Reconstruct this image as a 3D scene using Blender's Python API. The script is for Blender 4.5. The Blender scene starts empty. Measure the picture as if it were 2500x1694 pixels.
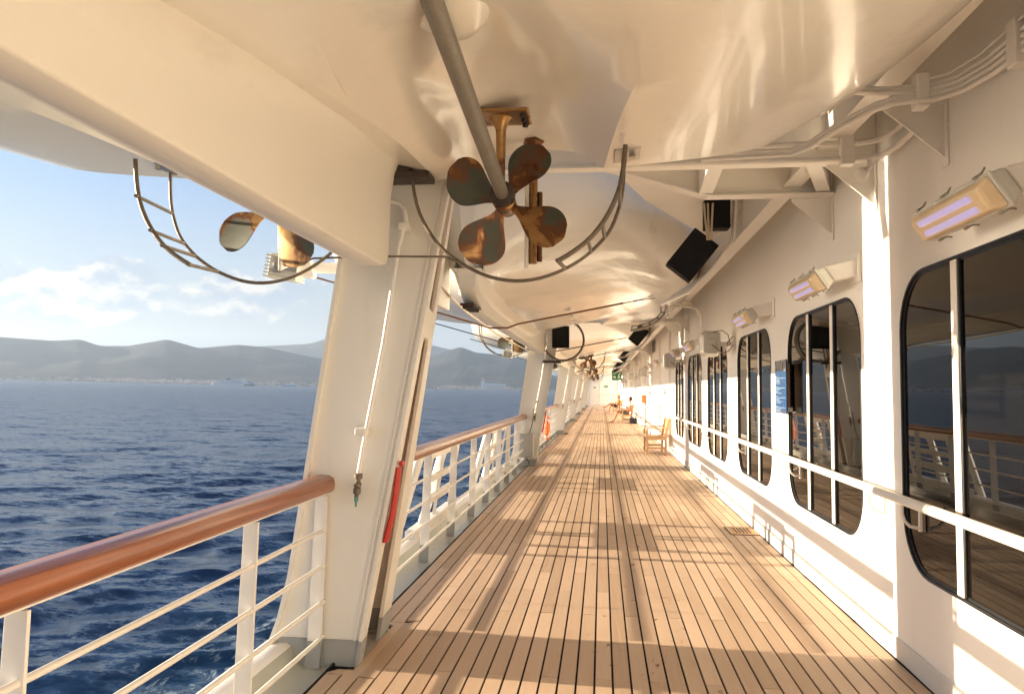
import bpy, bmesh, math, random
import numpy as np
from mathutils import Vector, Matrix
random.seed(7); rng = np.random.default_rng(11)
S = bpy.context.scene
C = S.collection
R = math.radians
# ------------------------------------------------------------------ camera
cam = bpy.data.cameras.new('camera'); co = bpy.data.objects.new('camera', cam); C.objects.link(co)
FPX, PW, PH = 1850.0, 2500.0, 1694.0
EYE = 1.57
def _d(x, y): return Vector((x-PW/2, -(y-PH/2), -FPX))
_Y = _d(1469, 953).normalized()
_Z = _Y.cross(_d(469, 944)).normalized()
if _Z.y < 0: _Z = -_Z
_X = _Y.cross(_Z)
Mc = Matrix((_X, _Y, _Z)).to_4x4(); Mc.translation = (0, 0, EYE)
co.matrix_world = Mc
cam.sensor_fit = 'HORIZONTAL'; cam.sensor_width = 36; cam.lens = 36*FPX/PW
cam.clip_start = .05; cam.clip_end = 60000
S.camera = co
# ------------------------------------------------------------------ sun and sky
SUND = Vector((-1, .05, .188)).normalized()           # towards the sun
sun = bpy.data.lights.new('sun', 'SUN'); sun.energy = 5.0; sun.angle = R(.55); sun.color = (1, .82, .60)
so = bpy.data.objects.new('sun', sun); C.objects.link(so); so.rotation_euler = SUND.to_track_quat('Z', 'Y').to_euler()
S.view_settings.view_transform = 'Standard'; S.view_settings.look = 'None'
S.view_settings.exposure = 2.05; S.view_settings.gamma = 1
w = bpy.data.worlds.new('World'); S.world = w; w.use_nodes = True
def world():
    nt = w.node_tree; nt.nodes.clear(); N = nt.nodes.new; L = nt.links.new
    def m(op, a, b=None, c=None):
        n = N('ShaderNodeMath'); n.operation = op
        for i, v in enumerate((a, b, c)):
            if v is None: continue
            if isinstance(v, (int, float)): n.inputs[i].default_value = v
            else: L(v, n.inputs[i])
        return n.outputs[0]
    def sm(x, a, b):
        n = N('ShaderNodeMapRange'); n.interpolation_type = 'SMOOTHSTEP'
        L(x, n.inputs[0]); n.inputs[1].default_value = a; n.inputs[2].default_value = b
        return n.outputs[0]
    sky = N('ShaderNodeTexSky'); sky.sky_type = 'NISHITA'; sky.sun_disc = False
    sky.sun_elevation = math.asin(SUND.z); sky.sun_rotation = math.atan2(SUND.x, SUND.y)
    sky.air_density = .7; sky.dust_density = .1; sky.ozone_density = 2.2
    g = N('ShaderNodeTexCoord'); sep = N('ShaderNodeSeparateXYZ'); L(g.outputs['Generated'], sep.inputs[0])
    x, y, z = sep.outputs
    # true elevation above the (tilted) sea, azimuth from the bow
    el = m('ADD', z, m('MULTIPLY', x, .013)); az = m('ARCTAN2', x, y)
    def noise(scale, ez, detail, rough, off, zoff=0):
        c = N('ShaderNodeCombineXYZ')
        L(m('MULTIPLY', az, scale), c.inputs[0]); L(m('MULTIPLY', m('ADD', el, zoff), scale*ez), c.inputs[1]); c.inputs[2].default_value = off
        n = N('ShaderNodeTexNoise'); n.inputs['Scale'].default_value = 1; n.inputs['Detail'].default_value = detail; n.inputs['Roughness'].default_value = rough
        L(c.outputs[0], n.inputs[0]); return n.outputs[0]
    d = noise(9.0, 1.55, 10, .56, 5.3); d2 = noise(9.0, 1.55, 10, .56, 5.3, .012)
    bank = noise(2.6, 2.6, 3, .5, 9.1)
    band = m('MULTIPLY', sm(el, .045, .085), m('SUBTRACT', 1, sm(el, .105, .175)))
    dens = m('ADD', d, m('MULTIPLY', m('SUBTRACT', bank, .5), .5))
    thr = m('SUBTRACT', .76, m('MULTIPLY', band, .385))
    mask = m('MULTIPLY', sm(m('SUBTRACT', dens, thr), 0, .075), .93)
    lit = sm(m('SUBTRACT', d, d2), -.055, .055)
    bl = N('ShaderNodeMixRGB'); bl.inputs[1].default_value = (2.0, 2.45, 3.05, 1); bl.inputs[2].default_value = (4.4, 4.15, 3.65, 1); L(lit, bl.inputs[0])
    veil = N('ShaderNodeMixRGB'); L(m('MULTIPLY', m('SUBTRACT', 1, sm(el, .05, .34)), .90), veil.inputs[0]); L(sky.outputs[0], veil.inputs[1]); veil.inputs[2].default_value = (2.35, 2.55, 2.60, 1)
    mx = N('ShaderNodeMixRGB'); L(mask, mx.inputs[0]); L(veil.outputs[0], mx.inputs[1]); L(bl.outputs[0], mx.inputs[2])
    bg = N('ShaderNodeBackground'); bg.inputs[1].default_value = .056; L(mx.outputs[0], bg.inputs[0])
    o = N('ShaderNodeOutputWorld'); L(bg.outputs[0], o.inputs[0])
world()
cy = S.cycles; cy.use_denoising = True; cy.max_bounces = 10; cy.diffuse_bounces = 6; cy.glossy_bounces = 5; cy.transmission_bounces = 6; cy.volume_bounces = 0
cy.sample_clamp_indirect = 60; cy.blur_glossy = 0.3; cy.caustics_reflective = True; cy.use_adaptive_sampling = True; cy.adaptive_threshold = .015
try: cy.denoiser = 'OPENIMAGEDENOISE'
except Exception: pass
# ------------------------------------------------------------------ materials
class NT:
    def __init__(s, name):
        s.m = bpy.data.materials.new(name); s.m.use_nodes = True; s.nt = s.m.node_tree; s.nt.nodes.clear()
        s.o = s.N('ShaderNodeOutputMaterial'); s.p = s.N('ShaderNodeBsdfPrincipled'); s.L(s.p.outputs[0], s.o.inputs[0])
    def N(s, t): return s.nt.nodes.new(t)
    def L(s, a, b): s.nt.links.new(a, b)
    def put(s, v, inp):
        if isinstance(v, (int, float)): inp.default_value = v
        elif isinstance(v, tuple): inp.default_value = v if len(v) != 3 or inp.type == 'VECTOR' else (*v, 1)
        else: s.L(v, inp)
    def math(s, op, a, b=None, c=None):
        n = s.N('ShaderNodeMath'); n.operation = op
        for i, v in enumerate((a, b, c)):
            if v is not None: s.put(v, n.inputs[i])
        return n.outputs[0]
    def pos(s): return s.N('ShaderNodeNewGeometry').outputs['Position']
    def obj(s): return s.N('ShaderNodeTexCoord').outputs['Object']
    def sep(s, v):
        n = s.N('ShaderNodeSeparateXYZ'); s.L(v, n.inputs[0]); return n.outputs
    def comb(s, x, y, z):
        n = s.N('ShaderNodeCombineXYZ')
        for i, v in enumerate((x, y, z)): s.put(v, n.inputs[i])
        return n.outputs[0]
    def scale(s, v, sc):
        n = s.N('ShaderNodeMapping'); s.L(v, n.inputs[0]); n.inputs['Scale'].default_value = sc; return n.outputs[0]
    def noise(s, v, scale=5, detail=3, rough=.5, dist=0):
        n = s.N('ShaderNodeTexNoise'); s.L(v, n.inputs[0]); n.inputs['Scale'].default_value = scale; n.inputs['Detail'].default_value = detail
        n.inputs['Roughness'].default_value = rough; n.inputs['Distortion'].default_value = dist; return n.outputs[0]
    def ramp(s, v, a, b, lo=0., hi=1., smooth=True):
        n = s.N('ShaderNodeMapRange'); n.interpolation_type = 'SMOOTHSTEP' if smooth else 'LINEAR'
        s.put(v, n.inputs[0]); n.inputs[1].default_value = a; n.inputs[2].default_value = b; n.inputs[3].default_value = lo; n.inputs[4].default_value = hi
        return n.outputs[0]
    def mix(s, f, a, b, mode='MIX'):
        n = s.N('ShaderNodeMixRGB'); n.blend_type = mode
        s.put(f, n.inputs[0]); s.put(a, n.inputs[1]); s.put(b, n.inputs[2]); return n.outputs[0]
    def bump(s, h, strength=.2, dist=.01, normal=None):
        n = s.N('ShaderNodeBump'); n.inputs['Strength'].default_value = strength; n.inputs['Distance'].default_value = dist
        s.L(h, n.inputs['Height'])
        if normal is not None: s.L(normal, n.inputs['Normal'])
        return n.outputs[0]
    def set(s, **k):
        T = dict(color='Base Color', rough='Roughness', metal='Metallic', normal='Normal', coat='Coat Weight', coatr='Coat Roughness', spec='Specular IOR Level',
                 ior='IOR', emit='Emission Color', es='Emission Strength', trans='Transmission Weight', sss='Subsurface Weight', sheen='Sheen Weight')
        for a, v in k.items(): s.put(v, s.p.inputs[T[a]])
        return s.m
def simple(name, col, rough=.5, metal=0, var=.06, nscale=6, coat=0, bump=0, spec=.5):
    t = NT(name); p = t.obj(); n = t.noise(p, nscale, 4, .55)
    c = t.mix(n, tuple(x*(1-var) for x in col), tuple(min(1, x*(1+var)) for x in col))
    t.set(color=c, rough=t.ramp(t.noise(p, nscale*2.3, 3), .3, .7, max(.02, rough-.06), min(1, rough+.06)), metal=metal, coat=coat, spec=spec)
    if bump: t.set(normal=t.bump(t.noise(p, nscale*6, 3), bump, .004))
    return t.m
M = {}
def mk_white(name, base, rough, rust=.0, coat=0.):
    t = NT(name); p = t.pos()
    n = t.noise(p, 1.7, 5, .6); c = t.mix(n, tuple(x*.955 for x in base), base)
    streak = t.noise(t.scale(p, (9, 9, .7)), 1.0, 4, .6)
    c = t.mix(t.ramp(streak, .58, .8, 0, .22), c, (base[0]*.80, base[1]*.74, base[2]*.62))
    if rust:
        r = t.noise(p, 11, 6, .7); c = t.mix(t.ramp(r, .69, .78, 0, rust), c, (.33, .17, .06))
    b = t.noise(p, 2.2, 2, .5); b2 = t.noise(p, 70, 2, .6)
    nn = t.bump(b2, .045, .003, t.bump(b, .2, .02))
    return t.set(color=c, rough=t.ramp(n, .3, .7, rough-.05, rough+.07), normal=nn, coat=coat)
M['white'] = mk_white('white_enamel', (.83, .80, .74), .33, .25)
M['wall'] = mk_white('white_bulkhead_paint', (.87, .85, .80), .36)
M['skirt'] = mk_white('pale_grey_skirting', (.62, .62, .585), .4)
M['pillar'] = mk_white('pillar_paint', (.80, .775, .71), .36, .3)
M['bounce_tint'] = mk_white('pinkish_bounce_tint', (.52, .36, .28), .5)  # warm light bounced into the pillar slots, put into the base colour
M['grey'] = mk_white('grey_skirting_paint', (.36, .37, .36), .42, .3)
M['gutter'] = mk_white('waterway_paint', (.46, .47, .42), .32, .5)
def gel(name='gelcoat', ro=.24, ct=.42):
    t = NT(name); p = t.obj(); n = t.noise(p, 1.1, 4, .6)
    c = t.mix(n, (.71, .675, .60), (.76, .725, .65))
    sc = t.noise(t.scale(p, (3.0, .6, 3.0)), 3.0, 6, .72)
    c = t.mix(t.ramp(sc, .60, .74, 0, .18), c, (.62, .55, .45))
    sm_ = t.noise(t.scale(p, (2.2, .7, 1.0)), 1.6, 5, .6); c = t.mix(t.ramp(sm_, .57, .70, 0, .30), c, (.50, .45, .37))
    wav = t.noise(t.scale(p, (1.0, .8, 1.0)), 1.3, 1.5, .45); wav2 = t.noise(t.scale(p, (2.0, 3.4, 2.0)), 3.2, 2, .5); fine = t.noise(p, 55, 2, .5)
    nn = t.bump(fine, .03, .003, t.bump(wav2, .13, .014, t.bump(wav, .15, .03)))
    return t.set(color=c, rough=ro, normal=nn, coat=ct, coatr=.07, spec=.5)
M['gel'] = gel(); M['gelmatt'] = gel('dulled_gelcoat', .48, .06)
M['teal_caulk'] = simple('black_caulk', (.006, .006, .006), .7, spec=.2)
def deckwood():
    t = NT('teak_deck'); p = t.pos(); x, y, z = t.sep(p)
    col = t.math('FLOOR', t.math('DIVIDE', t.math('ADD', x, 1.513), .0985))
    off = t.math('MULTIPLY', t.math('MODULO', t.math('ADD', col, 300), 3), .6)
    row = t.math('FLOOR', t.math('DIVIDE', t.math('SUBTRACT', t.math('SUBTRACT', y, off), 4.25-1.8*10), 1.8))
    wn = t.N('ShaderNodeTexWhiteNoise'); t.L(t.comb(col, row, 0), wn.inputs[0]); r = wn.outputs['Value']
    rc = t.sep(wn.outputs['Color'])
    pv = t.N('ShaderNodeVectorMath'); pv.operation = 'ADD'; t.L(p, pv.inputs[0]); t.L(t.comb(t.math('MULTIPLY', rc[1], 40), t.math('MULTIPLY', rc[2], 40), 0), pv.inputs[1]); pp = pv.outputs[0]
    g = t.noise(t.scale(pp, (46, 1.3, 1)), 1.0, 5, .62, .6); g2 = t.noise(t.scale(pp, (170, 3.2, 1)), 1.0, 3, .6)
    c = t.mix(r, (.43, .295, .198), (.635, .462, .328))
    c = t.mix(t.ramp(g, .25, .75), c, t.mix(.38, c, (.66, .50, .35)))
    ls = t.noise(t.scale(pp, (90, .9, 1)), 1.0, 3, .5, 1.2); c = t.mix(t.ramp(ls, .66, .74, 0, .45), c, (.74, .60, .44))
    c = t.mix(t.ramp(g2, .55, .8, 0, .4), c, (.36, .225, .135))
    d = t.noise(t.scale(p, (1.0, .55, 1)), 1.7, 4, .6); c = t.mix(t.ramp(d, .5, .72, 0, .35), c, (.44, .285, .18))
    # reddish spill spots along the middle of the walk
    sp = t.noise(t.scale(p, (1.5, .75, 1)), 6.0, 4, .62); lane = t.math('SUBTRACT', 1, t.ramp(t.math('ABSOLUTE', t.math('SUBTRACT', x, .30)), .18, .5))
    c = t.mix(t.math('MULTIPLY', t.ramp(sp, .625, .69, 0, .85), lane), c, (.16, .055, .028))
    return t.set(color=c, rough=t.ramp(g, .2, .8, .5, .68), normal=t.bump(g, .22, .003), spec=.35)
M['deck'] = deckwood()
def railwood():
    t = NT('varnished_mahogany'); p = t.obj(); q = t.scale(p, (44, .8, 44)); g = t.noise(q, 1.5, 5, .6, .4)
    c = t.mix(t.ramp(g, .3, .7), (.19, .046, .013), (.35, .105, .030))
    wv = t.noise(t.scale(p, (60, 3, 60)), 1, 4, .7); c = t.mix(t.ramp(wv, .68, .80, 0, .4), c, (.45, .28, .16))
    return t.set(color=c, rough=.40, coat=.45, coatr=.16, normal=t.bump(g, .08, .003))
M['rail'] = railwood()
def chairwood():
    t = NT('bleached_teak'); p = t.obj(); g = t.noise(t.scale(p, (30, 30, 4)), 1.2, 4, .6, .5)
    return t.set(color=t.mix(g, (.50, .30, .15), (.66, .43, .24)), rough=.6, normal=t.bump(g, .15, .002))
M['teak'] = chairwood()
def bronze(name, a, b):
    t = NT(name); p = t.obj(); n = t.noise(p, 4.6, 4, .55, .5); f = t.noise(p, 22, 5, .65)
    k = t.ramp(n, a, b); edge = t.math('MULTIPLY', t.ramp(n, a-.07, a), t.math('SUBTRACT', 1, t.ramp(n, b, b+.05)))
    br = t.mix(f, (.27, .145, .06), (.50, .31, .135)); pat = t.mix(f, (.045, .065, .05), (.10, .095, .065))
    c = t.mix(k, br, pat); c = t.mix(t.math('MULTIPLY', edge, .85), c, (.13, .05, .025))
    c = t.mix(t.ramp(f, .62, .72, 0, .6), c, (.14, .06, .03))
    return t.set(color=c, metal=t.ramp(k, 0, 1, .9, .12), rough=t.ramp(k, 0, 1, .36, .62), normal=t.bump(f, .15, .003))
M['bronze'] = bronze('weathered_bronze', .47, .50)
M['bronze_strut'] = bronze('brown_bronze', .60, .68)
def rusty(name, col, rustf):
    t = NT(name); p = t.obj(); n = t.noise(t.scale(p, (9, 2, 9)), 3, 6, .7)
    c = t.mix(t.ramp(n, .5, .72, 0, rustf), col, (.22, .09, .03)); c = t.mix(t.noise(p, 60, 3), c, tuple(x*.7 for x in col))
    return t.set(color=c, metal=.35, rough=.5, normal=t.bump(n, .1, .003))
M['shaft'] = rusty('weathered_steel_shaft', (.25, .23, .19), .55)
M['ring'] = rusty('stained_stainless', (.20, .165, .125), .8)
M['steel'] = simple('brushed_stainless', (.42, .40, .36), .36, .8, .12)
M['black'] = simple('black_rubber', (.010, .010, .011), .7, spec=.25)
M['gasket'] = simple('black_window_gasket', (.012, .012, .012), .38)
M['dark'] = simple('dark_fitting', (.05, .035, .028), .5, .3, .4, 20)
def glass():
    t = NT('tinted_window_glass'); p = t.pos(); n = t.noise(p, .9, 1, .5)
    return t.set(color=(.006, .005, .004), rough=.015, ior=1.43, normal=t.bump(n, .02, .02))
M['glass'] = glass()
M['red'] = simple('red_vinyl', (.46, .03, .02), .5)
M['orange'] = simple('lifebuoy_orange', (.85, .16, .03), .5)
M['reflect'] = simple('reflective_tape', (.75, .75, .72), .3)
M['rope'] = simple('pale_rope', (.55, .47, .34), .8, bump=.3, nscale=30)
M['strap'] = simple('brown_strap', (.20, .085, .035), .6)
M['wire'] = simple('dark_wire', (.05, .045, .04), .45, .5)
M['green'] = simple('sign_green', (.012, .20, .085), .45)
M['signwhite'] = simple('sign_white', (.8, .8, .78), .5)
M['boxgrey'] = simple('pale_grey_plastic', (.60, .60, .54), .45)
M['amber'] = None
def lens():
    t = NT('amber_lens'); p = t.obj(); n = t.noise(p, 3, 2)
    return t.set(color=t.mix(n, (.76, .60, .37), (.84, .69, .46)), rough=.28, coat=.3)
M['amber'] = lens()
def tube_em():
    t = NT('lit_violet_tube'); p = t.obj(); n = t.noise(t.scale(p, (20, 3, 20)), 1, 2)
    return t.set(color=(.3, .25, .5), rough=.4, emit=t.mix(n, (.66, .56, .95), (.76, .62, .84)), es=.115)
M['violet'] = tube_em()
def sea_mat():
    t = NT('sea_water'); p = t.pos(); x, y, z = t.sep(p)
    def ncol(sc, mp, det):
        n = t.N('ShaderNodeTexNoise'); t.L(t.scale(p, mp), n.inputs[0]); n.inputs['Scale'].default_value = sc; n.inputs['Detail'].default_value = det; n.inputs['Roughness'].default_value = .6
        v = t.N('ShaderNodeVectorMath'); v.operation = 'SUBTRACT'; t.L(n.outputs['Color'], v.inputs[0]); v.inputs[1].default_value = (.5, .5, .5); return v.outputs[0]
    def vs(v, k):
        n = t.N('ShaderNodeVectorMath'); n.operation = 'MULTIPLY'; t.L(v, n.inputs[0]); n.inputs[1].default_value = k; return n.outputs[0]
    def va(a_, b_):
        n = t.N('ShaderNodeVectorMath'); n.operation = 'ADD'; t.L(a_, n.inputs[0]); t.L(b_, n.inputs[1]); return n.outputs[0]
    gn = t.N('ShaderNodeNewGeometry').outputs['Normal']
    w1 = vs(ncol(.95, (.6, 1.15, 1), 5), (.60, 1.15, 0)); w2 = vs(ncol(.13, (.5, 1.2, 1), 5), (.45, 1.15, 0)); w3 = vs(ncol(4.2, (.8, 1.1, 1), 3), (.36, .52, 0))
    nz = t.N('ShaderNodeVectorMath'); nz.operation = 'NORMALIZE'; t.L(va(gn, va(w1, va(w2, w3))), nz.inputs[0]); nn = nz.outputs[0]
    big = t.noise(t.scale(p, (1, .25, 1)), .006, 3, .5)
    col = t.mix(big, (.0055, .024, .070), (.010, .034, .095))
    # foam of the ship's own wash, close to her side
    dist = t.math('SUBTRACT', -2.3, x)
    f1 = t.noise(t.scale(p, (1, .6, 1)), .85, 8, .74, .6); near = t.math('SUBTRACT', 1, t.ramp(dist, 10, 34))
    fm = t.math('MULTIPLY', t.ramp(t.math('ADD', f1, t.math('MULTIPLY', near, .17)), .63, .76), near)
    col = t.mix(t.math('MULTIPLY', near, .30), col, (.010, .060, .10))
    far = t.noise(t.scale(p, (1, .5, 1)), .16, 6, .72); zz = t.ramp(z, -13.95, -13.6)
    caps = t.math('MULTIPLY', t.ramp(far, .735, .765, 0, .7), 1)
    col = t.mix(t.math('MAXIMUM', t.math('MULTIPLY', fm, .9), caps), col, (.55, .66, .70))
    t.set(color=col, rough=.6, spec=0., normal=nn)
    # a rough sea reflects at most about two fifths of the sky at grazing view: cap the Fresnel term
    fr = t.N('ShaderNodeFresnel'); fr.inputs['IOR'].default_value = 1.33; t.L(nn, fr.inputs['Normal'])
    gl = t.N('ShaderNodeBsdfGlossy'); gl.inputs['Roughness'].default_value = .2; t.L(nn, gl.inputs['Normal'])
    ms = t.N('ShaderNodeMixShader'); t.L(t.math('MULTIPLY', t.math('MINIMUM', fr.outputs[0], .50), t.math('SUBTRACT', 1, fm)), ms.inputs[0]); t.L(t.p.outputs[0], ms.inputs[1]); t.L(gl.outputs[0], ms.inputs[2]); t.L(ms.outputs[0], t.o.inputs[0])
    return t.m
M['sea'] = sea_mat()
def hill_mat():
    t = NT('wooded_hills'); p = t.pos(); n = t.noise(p, .004, 6, .65); m = t.noise(p, .03, 4, .7)
    c = t.mix(t.ramp(n, .35, .65), (.020, .028, .030), (.050, .054, .046)); c = t.mix(t.ramp(m, .6, .8, 0, .5), c, (.11, .10, .08))
    return t.set(color=c, rough=.9, spec=.1)
M['hill'] = hill_mat()
M['town'] = simple('town_render', (.62, .52, .42), .8, var=.4, nscale=.02)
M['shipwhite'] = simple('ferry_white', (.75, .76, .76), .5); M['shipblue'] = simple('ferry_blue', (.03, .07, .22), .5); M['shiplight'] = simple('ferry_light_blue', (.12, .30, .55), .5); M['shiphull'] = simple('ferry_dark_hull', (.06, .07, .09), .6)
M['pink'] = simple('pink_tower', (.60, .33, .27), .7)
M['skin'] = simple('skin', (.52, .24, .14), .55); M['cloth_pale'] = simple('pale_shirt', (.68, .66, .60), .8); M['cloth_green'] = simple('grey_green_shorts', (.13, .16, .13), .85)
M['cloth_ochre'] = simple('ochre_vest', (.55, .26, .06), .85); M['cloth_dark'] = simple('dark_shorts', (.03, .035, .05), .85); M['straw'] = simple('straw_hat', (.62, .38, .16), .8)
M['mint'] = simple('mint_scarf', (.20, .62, .48), .8); M['bagblack'] = simple('black_bag', (.014, .014, .018), .6); M['hair'] = simple('dark_hair', (.03, .022, .016), .7)
# ------------------------------------------------------------------ mesh helpers
class MB:
    def __init__(s): s.v = []; s.f = []
    def add(s, vs, fs):
        b = len(s.v); s.v += [tuple(v) for v in vs]; s.f += [tuple(b+i for i in f) for f in fs]; return s
    def box(s, x0, x1, y0, y1, z0, z1):
        return s.add([(x, y, z) for x in (x0, x1) for y in (y0, y1) for z in (z0, z1)],
                     [(0, 1, 3, 2), (4, 6, 7, 5), (0, 4, 5, 1), (2, 3, 7, 6), (0, 2, 6, 4), (1, 5, 7, 3)])
    def obox(s, c, ax, ay, az):
        c, ax, ay, az = map(Vector, (c, ax, ay, az))
        return s.add([c+i*ax+j*ay+k*az for i in (-1, 1) for j in (-1, 1) for k in (-1, 1)],
                     [(0, 1, 3, 2), (4, 6, 7, 5), (0, 4, 5, 1), (2, 3, 7, 6), (0, 2, 6, 4), (1, 5, 7, 3)])
    def bar(s, a, b, wx, wy, up=(0, 0, 1)):
        a, b = Vector(a), Vector(b); d = (b-a).normalized(); u = Vector(up)
        if abs(d.dot(u)) > .95: u = Vector((0, 1, 0))
        sx = d.cross(u).normalized(); sy = sx.cross(d)
        return s.obox((a+b)/2, (b-a)/2, sx*wx/2, sy*wy/2)
    def tube(s, pts, r, n=10, closed=False, cap=True):
        P = [Vector(p) for p in pts]; k = len(P); rr = r if isinstance(r, (list, tuple)) else [r]*k
        T = []
        for i in range(k):
            a = P[(i-1) % k] if (closed or i) else P[0]; b = P[(i+1) % k] if (closed or i < k-1) else P[-1]
            T.append((b-a).normalized())
        u = Vector((0, 0, 1)) if abs(T[0].z) < .9 else Vector((1, 0, 0))
        u = (u-T[0]*u.dot(T[0])).normalized(); vs = []
        for i in range(k):
            u = (u-T[i]*u.dot(T[i])).normalized(); w_ = T[i].cross(u)
            vs += [P[i]+rr[i]*(math.cos(2*math.pi*j/n)*u+math.sin(2*math.pi*j/n)*w_) for j in range(n)]
        fs = [(i*n+j, i*n+(j+1) % n, ((i+1) % k)*n+(j+1) % n, ((i+1) % k)*n+j) for i in range(k if closed else k-1) for j in range(n)]
        if cap and not closed: fs += [tuple(range(n-1, -1, -1)), tuple((k-1)*n+j for j in range(n))]
        return s.add(vs, fs)
    def prism(s, poly, h, f):
        """poly of (a,b); f(a,b,t) -> point, t in 0..1 over thickness h"""
        n = len(poly); return s.add([f(a, b, 0) for a, b in poly]+[f(a, b, h) for a, b in poly],
            [tuple(range(n-1, -1, -1)), tuple(range(n, 2*n))]+[(i, (i+1) % n, n+(i+1) % n, n+i) for i in range(n)])
    def grid(s, rows, closed=False):
        n = len(rows[0]); return s.add([p for r in rows for p in r],
            [(i*n+j, i*n+(j+1) % n, (i+1)*n+(j+1) % n, (i+1)*n+j) for i in range(len(rows)-1) for j in range(n if closed else n-1)])
    def lathe(s, prof, c, axis=(0, 0, 1), n=16):
        c, d = Vector(c), Vector(axis).normalized(); u = d.orthogonal().normalized(); w_ = d.cross(u)
        rows = [[c+d*h+r*(math.cos(2*math.pi*j/n)*u+math.sin(2*math.pi*j/n)*w_) for j in range(n)] for r, h in prof]
        s.grid(rows, True); b = len(s.v)-len(rows)*n
        s.f += [tuple(b+j for j in range(n-1, -1, -1)), tuple(b+(len(rows)-1)*n+j for j in range(n))]; return s
    def mesh(s, name, mat, smooth=None):
        me = bpy.data.meshes.new(name); me.from_pydata(s.v, [], s.f)
        bm = bmesh.new(); bm.from_mesh(me); bmesh.ops.recalc_face_normals(bm, faces=bm.faces); bm.to_mesh(me); bm.free()
        me.materials.append(mat)
        if smooth is not None:
            me.polygons.foreach_set('use_smooth', [True]*len(me.polygons))
            try: me.set_sharp_from_angle(angle=R(smooth))
            except Exception: pass
        return me
    def build(s, name, mat, parent=None, smooth=None, bevel=0, label=None, kind=None):
        o = bpy.data.objects.new(name, s.mesh(name, mat, smooth)); C.objects.link(o)
        if parent is not None: o.parent = parent
        if bevel:
            b = o.modifiers.new('bevel', 'BEVEL'); b.width = bevel; b.segments = 2; b.limit_method = 'ANGLE'; b.angle_limit = R(40)
        if label: o['label'] = label
        if kind: o['kind'] = kind
        return o
def tag(o, label, cat, group=None):
    o['label'] = label; o['category'] = cat
    if group: o['group'] = group
    return o
def thing(name, label, cat, loc=(0, 0, 0), group=None, rz=0):
    o = bpy.data.objects.new(name, None); C.objects.link(o); o.location = loc; o.rotation_euler.z = rz; o.empty_display_size = .2
    return tag(o, label, cat, group)
def kids(o): return [c for c in bpy.data.objects if c.parent == o]
def clone(o, loc=None, label=None, parent=None):
    c = o.copy(); C.objects.link(c)
    if parent is not None: c.parent = parent
    if loc is not None: c.location = loc
    if label: c['label'] = label
    for k in kids(o): clone(k, parent=c)
    return c
def struct(mb, name, mat, **k): return mb.build(name, mat, kind='structure', **k)
PITCH = 11.5; NP = 7; PILY = [4.26+PITCH*k for k in range(NP)]
XW = 1.74; YEND = 80.0
# ------------------------------------------------------------------ deck
deck = struct(MB().box(-1.5135, 1.75, -4, YEND, -.2, -.013), 'deck', M['teal_caulk'])
PWD, PL, NC = .0985, 1.8, 33
cells = []
for c in range(NC):
    x0 = -1.513+c*PWD
    off = (c % 3)*.6
    k = -5
    while True:
        y0 = 4.25-1.8*2+off+k*PL; y1 = y0+PL; k += 1
        if y0 > YEND: break
        if y1 < 1.2: continue
        y0 = max(y0, -3.9); y1 = min(y1, YEND-.02)
        segs = [(y0, y1)]
        if c < 3:
            for py in PILY:
                a, b = (py-.13, py+.83) if c < 2 else (py-.17, py+.87)
                new = []
                for s0, s1 in segs:
                    if s1 <= a or s0 >= b: new.append((s0, s1)); continue
                    if s0 < a: new.append((s0, a))
                    if s1 > b: new.append((b, s1))
                segs = new
        for s0, s1 in segs:
            if s1-s0 > .08: cells.append((x0, s0, s1))
cells.sort(key=lambda q: q[1])
pc = {}
far = MB(); G = .012
for i, (x0, s0, s1) in enumerate(cells):
    dz = random.uniform(-.0012, .0006)
    if i < 290:
        key = round(s1-s0, 3)
        if key not in pc: pc[key] = MB().box(G/2, PWD-G/2, .0028, key-.0028, -.012, 0).mesh('plank', M['deck'])
        o = bpy.data.objects.new('plank', pc[key]); C.objects.link(o); o.parent = deck; o.location = (x0, s0, dz)
    else: far.box(x0+G/2, x0+PWD-G/2, s0+.0016, s1-.0016, -.012, dz)
far.build('distant_planks', M['deck'], deck, kind='stuff')
for py in PILY[:2]:                                  # mitred border boards round the pillar feet
    xa, xb, ya, yb = -1.513, -1.513+3*PWD, py-.165, py+.865
    ii = -1.378
    for poly in ([(ii+.003, ya+.10), (xb-.003, ya+.004), (xb-.003, yb-.004), (ii+.003, yb-.10)],
                 [(xa+.1, ya+.047), (xa+.05, ya+.105), (ii-.003, ya+.105), (xb-.01, ya+.004), (xa+.004, ya+.045)][1:4]+[(xa+.0, ya+.045), (xb-.06, ya+.045)][:1],
                 [(xa+.004, yb-.045), (xb-.06, yb-.045), (ii-.003, yb-.1), (xa+.004, yb-.1)]):
        MB().prism(poly, .012, lambda a, b, t: (a, b, t-.0125)).build('border_plank', M['deck'], deck)
# waterway, coaming and the ship's own side
wp = [(-1.516, -.002), (-1.53, -.02), (-1.60, -.024), (-1.70, -.022), (-1.745, .0), (-1.775, .085), (-1.80, .1), (-1.925, .1), (-1.945, .085), (-1.95, -.3), (-2.05, -1.2), (-2.05, -15.5)]
rows = [[(x, y, z) for x, z in wp] for y in (-8, YEND+2)]
struct(MB().grid(rows), 'waterway', M['gutter'], smooth=25)
tr = [(-1.775, .086), (-1.80, .103), (-1.925, .103), (-1.953, .085), (-1.953, .02)]
struct(MB().grid([[(x, y, z) for x, z in tr] for y in (-8, YEND+2)]), 'coaming_lip', M['white'], smooth=40)
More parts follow.
